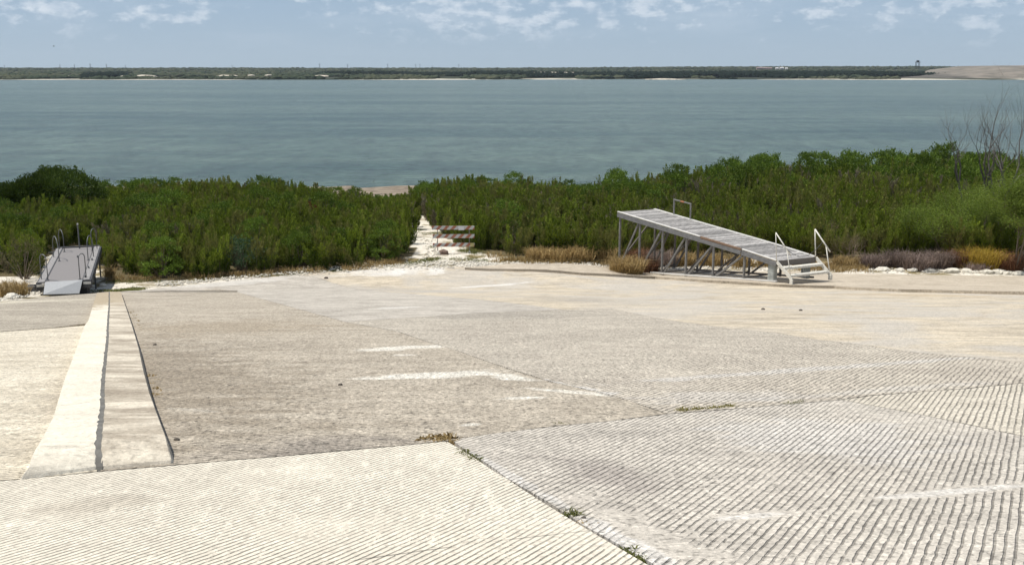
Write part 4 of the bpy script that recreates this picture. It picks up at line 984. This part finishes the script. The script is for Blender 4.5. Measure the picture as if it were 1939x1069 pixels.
# hoop rail on the far side
h = MB(); q1, q2 = 7.9, 9.05
h.bar((q1, WD, dz_(q1) - .1), (q1, WD, dz_(q1) + .84), .06, .06, Vector((1, 0, 0))); h.bar((q2, WD, dz_(q2) - .1), (q2, WD, dz_(q2) + .84), .06, .06, Vector((1, 0, 0)))
h.bar((q1 - .04, WD, dz_(q1) + .87), (q2 + .04, WD, dz_(q2) + .87), .06, .06); hb = h.build('guard_rail', STEEL, GW, bevel=.006)
h = MB(); h.bar((8.35, WD, dz_(8.35) + .87), (8.6, WD, dz_(8.6) + .87), .068, .068); h.build('orange_tape', simple('faded_orange', (.36, .15, .08), .7), hb)

# gangway sheared in plan: its far side is shifted towards the low end
def rack(o):
    for ch in o.children:
        if ch.type == 'MESH' and not ch.get('racked'):
            for q in ch.data.vertices: q.co.x -= 0.30 * abs(q.co.y)
            ch['racked'] = 1; rack(ch)
rack(GW)
def unflag(o):
    for ch in o.children: del ch['racked']; unflag(ch)
unflag(GW)

# ------------------------------------------------------------------ metal dock section at the left
y0 = 42.9; zf = 4.22; A0 = at_z(90, 532, zf); A1 = at_z(152, 532, zf); yb = 51.3
fx = (A0.x + A1.x) / 2; bx_ = at_z(149, 470, zf - .05)
DK = empty('dock', (fx, A0.y, zf)); ddx = bx_.x - fx; ddy = bx_.y - A0.y; Ld = math.hypot(ddx, ddy); DK.rotation_euler = (0, 0, math.atan2(ddy, ddx))
tag(DK, 'grey floating dock section with hoop handrails stranded on the shore at the left', 'dock')
def loc(u, v, h=0.0):   # photo pixel on the deck plane -> dock's own frame
    p_ = at_z(u, v, zf + h); dx, dy = p_.x - fx, p_.y - A0.y; a = -math.atan2(ddy, ddx)
    return (dx * math.cos(a) - dy * math.sin(a), dx * math.sin(a) + dy * math.cos(a))
DG = simple('dock_deck_panel', (0.20, 0.187, 0.18), .8, var=.10, scale=14); DF = simple('dock_frame', (0.060, 0.060, 0.062), .6, var=.3)
DS = simple('dock_side_board', (0.25, 0.24, 0.23), .8, var=.2, aniso=(1, 6, 6), scale=4); PLT = simple('ramp_plate_metal', (0.33, 0.335, 0.335), .7, var=.14, metal=.2, scale=22, dark=(.30, .31, .31)); TUBE = simple('grey_tube', (0.13, 0.135, 0.135), .5, metal=.3)
hwid = 0.72
c = MB(); c.box((Ld / 2, 0, -.03), Ld, hwid * 2, .06); c.build('deck', DG, DK, bevel=.008)
for sy in (-1, 1):
    c = MB(); c.box((Ld / 2, sy * (hwid + .17), -.012), Ld, .26, .07); c.build('side_board', DS, DK, bevel=.01)
    c = MB(); c.box((Ld / 2, sy * (hwid + .33), -.16), Ld + .04, .06, .30); c.box((Ld / 2, sy * (hwid + .02), -.045), Ld, .035, .10)
    for k in range(7): c.box((.1 + k * (Ld - .2) / 6, sy * (hwid + .37), -.16), .05, .04, .30)
    c.build('side_frame', DF, DK, bevel=.004)
    c = MB(); c.box((-.05, sy * (hwid + .2), -.20), .12, .36, .28); bx2 = c.build('corner_bumper', DF, DK, bevel=.02)
    c = MB(); c.box((-.115, sy * (hwid + .2), -.12), .012, .30, .09); c.build('white_plate', WPAINT, bx2)
for k in range(4):
    for sy in (-1, 1):
        c = MB(); c.box((1.2 + k * (Ld - 2.4) / 3, sy * .55, -.52), 1.7, .75, .44); c.build('float', DF, DK, bevel=.05)
for k in (0.25, Ld * .5, Ld - .3):
    c = MB(); c.bar((k, -1.0, -.28), (k, 1.0, -.28), .08, .10); c.build('crossbeam', DF, DK)
for k in (.2, Ld * .5, Ld - .3):
    for sy in (-1, 1):
        gx = fx + ddx * k / Ld; gy = A0.y + ddy * k / Ld; c = MB(); c.bar((k, sy * .95, -.2), (k, sy * .95, G(gx, gy) - zf - .1), .07, .07, Vector((1, 0, 0))); c.build('leg', DF, DK)
fl = on(82, 557, .03); fr = on(150, 555, .03)
a0 = math.atan2(ddy, ddx)
def tolocal(p_): dx, dy = p_.x - fx, p_.y - A0.y; return ((dx * math.cos(-a0) - dy * math.sin(-a0)), (dx * math.sin(-a0) + dy * math.cos(-a0)), p_.z - zf)
q0, q1_ = tolocal(fl), tolocal(fr)
me = bpy.data.meshes.new('ramp_plate'); lft, rgt = (q0, q1_) 
tl = (-.0, hwid + .02, .012); tr = (-.0, -hwid - .02, .012)
vv = [q0, q1_, tr, tl]; vv += [(a, b, c_ - .02) for a, b, c_ in vv]
me.from_pydata(vv, [], [(0, 1, 2, 3), (7, 6, 5, 4), (0, 4, 5, 1), (1, 5, 6, 2), (2, 6, 7, 3), (3, 7, 4, 0)]); me.update(); link('ramp_plate', me, PLT, DK)
def zz(x, y): return (40 + x / 5.94, 400 + y / 5.94)
for (a, b, hh_) in [((230, 765), (303, 778), 1.12), ((368, 520), (430, 560), 1.12), ((435, 432), (487, 455), 1.08), ((663, 765), (733, 745), 1.10), ((755, 550), (815, 512), 1.12), ((800, 442), (855, 425), 1.08)]:
    pa = loc(*zz(*a)); pb_ = loc(*zz(*b)); pa = Vector((pa[0], pa[1], 0)); pb_ = Vector((pb_[0], pb_[1], 0)); e = pb_ - pa; Lw = e.length
    c = MB(); pts = [pa, pa + Vector((0, 0, hh_ - Lw / 2))]
    for k in range(1, 8):
        th = math.pi * k / 8; pts.append(pa + e * .5 - e * .5 * math.cos(th) + Vector((0, 0, hh_ - Lw / 2 + math.sin(th) * Lw / 2)))
    pts += [pb_ + Vector((0, 0, hh_ - Lw / 2)), pb_]; c.tube(pts, .020, 8); hd = c.build('hoop_handrail', TUBE, DK, smooth=True)
    c = MB(); c.box(pa + Vector((0, 0, .01)), .12, .12, .02); c.box(pb_ + Vector((0, 0, .01)), .12, .12, .02); c.build('base_plate', TUBE, hd)
pp = loc(*zz(658, 418)); c = MB(); c.tube([(pp[0], pp[1], -.1), (pp[0], pp[1], 1.22)], .035, 8); po = c.build('mooring_post', TUBE, DK); c = MB(); c.tube([(pp[0], pp[1], 1.22), (pp[0], pp[1], 1.29)], .037, 8); c.build('cap', LIP, po)
c = MB(); c.bar((Ld, -1.0, .02), (Ld, 1.0, .02), .10, .10); c.build('end_bumper', DF, DK, bevel=.01)
for (x, y) in [(760, 640), (798, 550), (722, 745), (635, 520)]:
    q = loc(*zz(x, y)); c = MB(); c.box((q[0], q[1], .05), .06, .06, .05); c.bar((q[0] - .13, q[1], .085), (q[0] + .13, q[1], .085), .035, .03); c.build('cleat', DF, DK)
pb = on(62, 553); c = MB(); c.box((0, 0, .16), .42, .3, .30); c.box((.0, 0, .33), .30, .2, .05); o = c.build('fender_block', DF, bevel=.04); o.location = pb; tag(o, 'loose black fender block on the stones beside the dock ramp plate', 'fender')

# ------------------------------------------------------------------ striped barricade
bl = on(829, 480); br = on(889, 478)
BR = empty('barricade', (bl.x, bl.y, bl.z)); a0 = math.atan2(br.y - bl.y, br.x - bl.x); BR.rotation_euler = (0, 0, 0.03); 
tag(BR, 'road barricade with three orange and white striped boards across the sandy path', 'barricade')
m, t, p = mat('barricade_stripes'); tcn = t.new('ShaderNodeTexCoord').outputs['Object']; s_ = t.new('ShaderNodeSeparateXYZ'); t.l.new(tcn, s_.inputs[0])
fr_ = t.math('FRACT', t.math('DIVIDE', t.math('ADD', t.math('SUBTRACT', s_.outputs[0], t.math('MULTIPLY', s_.outputs[2], .9)), 20.14), .43))
nn = t.noise(tcn, 9, 5, .6)
colr = t.mix(t.step(fr_, .50, .53), (0.55, 0.545, 0.52), t.mix(t.step(nn, .3, .7), (0.36, 0.11, 0.06), (0.42, 0.19, 0.12)))
colr = t.mix(t.math('MULTIPLY', t.step(nn, .55, .75), .4), colr, (0.42, 0.38, 0.33)); t.l.new(colr, p.inputs['Base Color']); p.inputs['Roughness'].default_value = .55
sc_ = (bl.y * cp + (CZ - bl.z) * sp_) / FPX
wB = 2.48
xl = (818.5 - 829) * sc_
for k, (v0, v1, sh) in enumerate(((429.2, 436, 0), (444.6, 451.8, .02), (461, 467.8, .02))):
    z0 = (481 - v1) * sc_ / cp; z1 = (481 - v0) * sc_ / cp
    c = MB(); c.box((wB / 2, 0, 0), wB - sh * 2, .035, z1 - z0); bd = c.build('board', m, BR, bevel=.004); bd.location = (xl + sh, -.05, (z0 + z1) / 2)
    if k == 0:
        c = MB(); c.box((0, 0, 0), .33, .006, .25); sg = c.build('paper_notice', simple('white_paper', (.74, .73, .74), .8, var=.03), bd); sg.location = (1.71, -.024, -.01)
    if k == 2:
        c = MB(); c.box((0, 0, 0), .22, .005, z1 - z0 + .01); sg = c.build('worn_end', simple('yellowed_board', (.50, .44, .20), .8), bd); sg.location = (wB - .16, -.023, 0)
for xx in (0, (889 - 829) * sc_):
    c = MB(); c.box((xx, 0, .80), .045, .045, 1.60); c.build('post', STEEL, BR)
    c = MB(); c.box((xx, 0, .03), .07, .95, .06); c.box((xx, -.02, .09), .09, .09, .10); c.build('foot', WPAINT, BR, bevel=.005)
o = link('rock', rock(77, .30, .2, .24), simple('brown_rock', (.19, .13, .10), .9, bump=.02)); o.location = bl + Vector((.36, -.30, .08)); tag(o, 'reddish brown rock weighting the left foot of the barricade', 'rock')
o = link('rock', rock(78, .20, .16, .18), STONE); o.location = bl + Vector((-.02, -.42, .08)); tag(o, 'pale block on the left foot of the barricade', 'rock')

# ------------------------------------------------------------------ driftwood on the beach
for (u, v, L_, a, lab) in [(705, 347, 1.6, .1, 'dark driftwood log at the water edge above the path'), (755, 345, 1.0, .4, 'short driftwood piece at the water edge near the thicket')]:
    p0 = on(u, v); c = MB(); c.tube([(-L_ / 2, 0, .05), (0, .05, .14), (L_ / 2, -.04, .08)], [.07, .08, .03], 6); c.tube([(0, .05, .14), (.3, .1, .4)], [.04, .015], 5)
    o = c.build('driftwood', DST); o.location = p0; o.rotation_euler = (0, 0, a); tag(o, lab, 'driftwood')

# ------------------------------------------------------------------ the far shore
OC2 = None
def blob_mesh(pts, rads, seed, name, m_):
    rs = np.random.RandomState(seed); bm = bmesh.new(); bmesh.ops.create_icosphere(bm, subdivisions=1, radius=1.0)
    bv = np.array([v.co[:] for v in bm.verts]); bf = np.array([[v.index for v in f.verts] for f in bm.faces]); bm.free(); bmesh_n = len(bv)
    n = len(pts); j = 1 + rs.uniform(-.38, .30, (n, bmesh_n, 1)); V = bv[None] * j * rads[:, None, :] + pts[:, None, :]
    F = bf[None] + (np.arange(n) * bmesh_n)[:, None, None]
    return link(name, arr_mesh(name, V.reshape(-1, 3), F.reshape(-1, 3)), m_)
W1 = leafmat('far_woodland', (0.034, 0.048, 0.032), (0.046, 0.060, 0.038), (0.075, 0.082, 0.052), trans=0.0, patch=.006)
W1.node_tree.nodes['Principled BSDF'].inputs['Specular IOR Level'].default_value = 0.0; W1.node_tree.nodes['Principled BSDF'].inputs['Roughness'].default_value = 1.0
W2 = leafmat('cloud_shaded_dark_woodland', (0.010, 0.017, 0.014), (0.015, 0.023, 0.017), trans=0.0)  # dark trees; cloud shadow over the shore is painted into this colour too
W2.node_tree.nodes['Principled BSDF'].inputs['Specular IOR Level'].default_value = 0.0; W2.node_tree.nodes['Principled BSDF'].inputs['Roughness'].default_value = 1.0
rs = np.random.RandomState(9)
clear = [(on_u, d_, hw_, hd_) for on_u, d_, hw_, hd_ in [(90, 1960, 28, 70), (122, 2050, 18, 60), (232, 1900, 18, 70), (275, 2030, 16, 60), (432, 1960, 26, 70), (475, 2060, 10, 30), (505, 2080, 8, 30), (607, 2010, 16, 50), (1050, 2900, 90, 170), (925, 2300, 12, 40), (290, 2150, 12, 40), (1180, 2000, 10, 20)]]
P1 = []; R1 = []; P2 = []; R2_ = []
while len(P1) < 24000:
    y = 1740 + 3900 * rs.rand() ** 1.5; x = rs.uniform(-.56, .56) * y; sh = 1740 + 60 * math.sin(x / 420 + 1) + 35 * math.sin(x / 150); t_ = y - sh
    if t_ < 30 + 40 * mnoise.noise(Vector((x / 90, 0, 0))): continue
    u = 969.5 + FPX * x / y
    if any(abs(u - c0) < hw and abs(y - d0) < hd for c0, d0, hw, hd in clear): continue
    if u > 1690 and y < 2700: continue
    if mnoise.noise(Vector((x / 130, y / 260, 1))) > (.28 if t_ > 350 else .05): continue
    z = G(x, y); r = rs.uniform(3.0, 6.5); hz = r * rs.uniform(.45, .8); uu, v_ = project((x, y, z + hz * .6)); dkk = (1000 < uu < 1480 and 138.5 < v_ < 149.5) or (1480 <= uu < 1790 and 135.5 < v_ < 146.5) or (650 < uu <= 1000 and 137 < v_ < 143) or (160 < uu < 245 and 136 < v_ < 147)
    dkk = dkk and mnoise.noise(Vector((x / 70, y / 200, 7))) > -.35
    P1.append((x, y, z + hz * .3)); R1.append((r * 1.5, r, hz))
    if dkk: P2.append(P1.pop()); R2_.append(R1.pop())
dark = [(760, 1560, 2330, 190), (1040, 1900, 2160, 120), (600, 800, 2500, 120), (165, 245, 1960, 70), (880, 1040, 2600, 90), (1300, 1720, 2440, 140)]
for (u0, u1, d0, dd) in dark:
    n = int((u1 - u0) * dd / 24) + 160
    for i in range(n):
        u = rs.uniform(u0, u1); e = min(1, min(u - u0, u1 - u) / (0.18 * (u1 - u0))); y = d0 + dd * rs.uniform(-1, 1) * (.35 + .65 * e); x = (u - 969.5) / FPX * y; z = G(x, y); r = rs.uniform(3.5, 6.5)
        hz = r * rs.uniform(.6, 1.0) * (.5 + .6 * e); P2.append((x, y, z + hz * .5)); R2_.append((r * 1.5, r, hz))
tag(blob_mesh(np.array(P1), np.array(R1), 3, 'far_woodland', W1), 'low scrub woodland covering the far shore of the lake', 'woodland', kind='stuff')
tag(blob_mesh(np.array(P2), np.array(R2_), 4, 'dark_shaded_woodland', W2), 'dark band of trees with painted-in cloud shadow along the far shore', 'woodland', kind='stuff')
# dam embankment at the right
def atu(u, y, z): return ((u - 969.5) / FPX * y, y, z)
DAM = [[(1640, 1850, .2), (1760, 1830, .3), (1880, 1800, .2), (2100, 1780, .2), (2700, 1760, .2)], [(1700, 2050, 2.5), (1780, 2000, 9), (1880, 1940, 14), (2100, 1880, 14), (2700, 1850, 14)],
       [(1745, 2420, 18), (1800, 2250, 25), (1880, 2130, 25.5), (2100, 2040, 25.5), (2700, 2000, 25.5)], [(1745, 2450, 18), (1800, 2270, 25), (1880, 2150, 25.5), (2100, 2060, 25.5), (2700, 2020, 25.5)], [(1760, 2600, 0), (1840, 2500, 0), (1920, 2400, 0), (2100, 2300, 0), (2700, 2300, 0)]]
V_ = [atu(*q) for row in DAM for q in row]; F_ = [(j * 5 + i, j * 5 + i + 1, j * 5 + i + 6, j * 5 + i + 5) for j in range(4) for i in range(4)]
me = bpy.data.meshes.new('dam'); me.from_pydata(V_, [], F_); me.update()
m, t, p = mat('riprap'); P = t.pos(); n = t.noise(t.map(P, scale=(1, .5, 6)), .035, 7, .7); sx = t.new('ShaderNodeSeparateXYZ'); t.l.new(P, sx.inputs[0])
cc = t.mix(t.step(n, .35, .65), (0.055, 0.052, 0.042), (0.125, 0.110, 0.088)); edge = t.math('SUBTRACT', sx.outputs[0], t.math('MULTIPLY', sx.outputs[1], .10))
cc = t.mix(t.step(edge, 600, 650), cc, t.mix(t.step(n, .35, .65), (0.12, 0.108, 0.085), (0.23, 0.20, 0.16))); cc = t.mix(t.math('MULTIPLY', t.math('SUBTRACT', 1.0, t.step(sx.outputs[2], .6, 2.0)), .7), cc, (0.50, 0.46, 0.38)); t.l.new(cc, p.inputs['Base Color']); p.inputs['Roughness'].default_value = .95
tag(link('dam', me, m), 'long pale stone-faced embankment dam at the far right shore', 'dam')
# tower on the horizon
DKS = simple('dark_weathered_steel', (0.05, 0.055, 0.06), .7)
ty = 3000; tp = at_y(1737.5, 124, ty); TW = empty('intake_tower', (tp.x, ty, tp.z - 9)); tag(TW, 'dark four-legged tower with a cabin on top on the far horizon at the right', 'tower')
c = MB()
for i in (-1, 1):
    for j in (-1, 1): c.bar((i * 4.6, j * 4.6, 0), (i * 4.0, j * 4.0, 17.5), 1.1, 1.1, Vector((0, 1, 0)))
c.build('legs', DKS, TW); c = MB(); c.box((0, 0, 18.2), 11, 11, 1.6); c.build('platform', DKS, TW); c = MB(); c.box((0, 0, 20.6), 6, 6, 3.4); c.box((0, 0, 22.6), 7, 7, .7); c.build('cabin', DKS, TW)
# pylons on the horizon, left
SBM = simple('pale_sand_bank', (.50, .45, .36), .95, var=.25, scale=.15, obj=False)
for i, (u, v, y, w_, h) in enumerate([(88, 147.5, 1850, 30, 2.4), (122, 145.5, 1900, 24, 2.2), (236, 147.5, 1850, 26, 3.5), (276, 145, 1900, 36, 3), (432, 145.5, 1890, 44, 3), (475, 143.5, 1950, 12, 2), (508, 143, 1950, 10, 2), (608, 144.5, 1900, 24, 2), (1048, 138, 2350, 100, 1.8), (1260, 151.5, 1760, 60, 2.4), (545, 149.5, 1800, 60, 1.4), (1560, 151, 1800, 180, 1.3), (700, 151, 1770, 90, 1.2)]):
    q = at_y(u, v, y); bm = bmesh.new(); bmesh.ops.create_icosphere(bm, subdivisions=3, radius=1)
    for k in bm.verts:
        f = 1 + .35 * mnoise.noise(k.co * 1.7 + Vector((i * 3, 0, 0))); k.co = Vector((k.co.x * w_ * .55 * f, k.co.y * 14 * f, k.co.z * h * f))
    me = bpy.data.meshes.new('sand_bank'); bm.to_mesh(me); bm.free(); o = link('sand_bank', me, SBM); o.location = q; tag(o, 'pale bare sand bank on the far shore', 'sand bank', kind='structure')
prot = None
for i, (u, hgt, y) in enumerate([(29, 20, 4300), (132, 22, 4300), (159, 22, 4300), (188, 27, 4200), (218, 25, 4300), (253, 20, 4400), (451, 20, 4500), (613, 28, 4200), (665, 26, 4200), (739, 26, 4200), (791, 26, 4200), (799, 25, 4300), (822, 18, 4600), (871, 26, 4300)]):
    x = (u - 969.5) / FPX * y; z = G(x, y) + 3
    if prot is None:
        c = MB()
        for a in (-1, 1):
            for b in (-1, 1): c.bar((a * 2.2, b * 2.2, 0), (a * .4, b * .4, 22), .5, .5, Vector((0, 1, 0)))
        for k in range(5): c.bar((-2 + k * .38, -2 + k * .38, k * 4.4), (2 - k * .38, -2 + k * .38, k * 4.4 + 4), .3, .3)
        prot = empty('power_pylon', (0, 0, 0)); c.build('lattice_mast', simple('pale_steel', (.20, .22, .24), .6), prot); c = MB(); c.bar((-5, 0, 17), (5, 0, 17), .6, .6); c.bar((-4, 0, 21), (4, 0, 21), .6, .6); c.build('crossarm', bpy.data.materials['pale_steel'], prot); o = prot
    else:
        o = prot.copy(); C.objects.link(o)
        for ch in prot.children: d = ch.copy(); C.objects.link(d); d.parent = o
    o.location = (x, y, z); o.scale = (hgt / 34,) * 3
    tag(o, 'tiny power pylon rising above the far woodland on the horizon', 'pylon', 'power pylons on the far horizon')
# buildings across the lake
HW = simple('house_white', (.62, .60, .58), .8); HP = simple('house_pink', (.42, .33, .29), .8); HR_ = simple('house_roof', (.30, .22, .20), .8)
for i, (u, w_, h, mm, lab) in enumerate([(1438, 26, 8, HP, 'long pinkish building, leftmost of the far buildings on the horizon'), (1449, 20, 7, HP, 'pinkish building between the long one and the white ones across the lake'), (1458, 16, 6, HP, 'small pinkish building next to the white ones across the lake'),
                                 (1471, 12, 6, HW, 'small white building across the lake'), (1480, 16, 8, HW, 'tall white building, brightest across the lake'), (1489, 10, 5, HW, 'lowest white building, rightmost across the lake')]):
    y = 3300; w_ *= .7; h *= .6; q = at_y(u, 130.5, y); e = empty('far_building', (q.x, y, q.z - 2)); tag(e, lab, 'building')
    c = MB(); c.box((0, 0, h / 2), w_, 10, h); c.build('wall', mm, e); c = MB(); x2 = w_ / 2 + .6
    c.add([(-x2, -5.6, h), (x2, -5.6, h), (x2, 5.6, h), (-x2, 5.6, h), (-x2, 0, h + 2.6), (x2, 0, h + 2.6)], [(0, 1, 5, 4), (2, 3, 4, 5), (0, 4, 3), (1, 2, 5), (3, 2, 1, 0)]); c.build('roof', HR_ if mm is HP else HW, e)
    for k in range(int(w_ // 5)):
        c = MB(); c.box((-w_ / 2 + 2.5 + k * 5, -5.02, h * .5), 1.6, .1, 2.0); c.build('window', DKS, e)
# small bird
q = at_y(102, 88, 160); c = MB()
c.add([(0, -.02, 0), (.14, 0, .03), (0, .02, 0), (-.14, 0, .0), (0, 0, .05), (0, 0, -.05)], [(0, 1, 4), (1, 2, 4), (2, 3, 4), (3, 0, 4), (1, 0, 5), (2, 1, 5), (3, 2, 5), (0, 3, 5)])
bd = c.build('bird', DKS); bd.location = q; tag(bd, 'tiny dark bird flying above the lake at the upper left', 'bird')
for s in (-1, 1):
    c = MB(); c.add([(.05, 0, .02), (-.05, 0, .02), (-.06, s * .16, .10), (.02, s * .16, .10), (-.05, s * .32, .05), (.05, 0, .0), (-.05, 0, .0), (-.06, s * .16, .09), (.02, s * .16, .09)], [(0, 1, 2, 3), (3, 2, 4), (8, 7, 6, 5), (4, 7, 8)]); c.build('wing', DKS, bd)

# ------------------------------------------------------------------ air
c = MB(); c.box((0, 2400, 61), 14000, 8000, 132); hz = c.build('haze', None); hm = bpy.data.materials.new('haze'); hm.use_nodes = True; hz.data.materials.append(hm)
ht = NT(hm.node_tree); ht.n.clear(); vol = ht.new('ShaderNodeVolumePrincipled', ins={'Color': (.80, .90, 1.0, 1), 'Density': 0.000035, 'Anisotropy': 0.2})
ht.l.new(vol.outputs[0], ht.new('ShaderNodeOutputMaterial').inputs['Volume']); tag(hz, 'thin bluish haze over the lake', 'haze', kind='stuff')
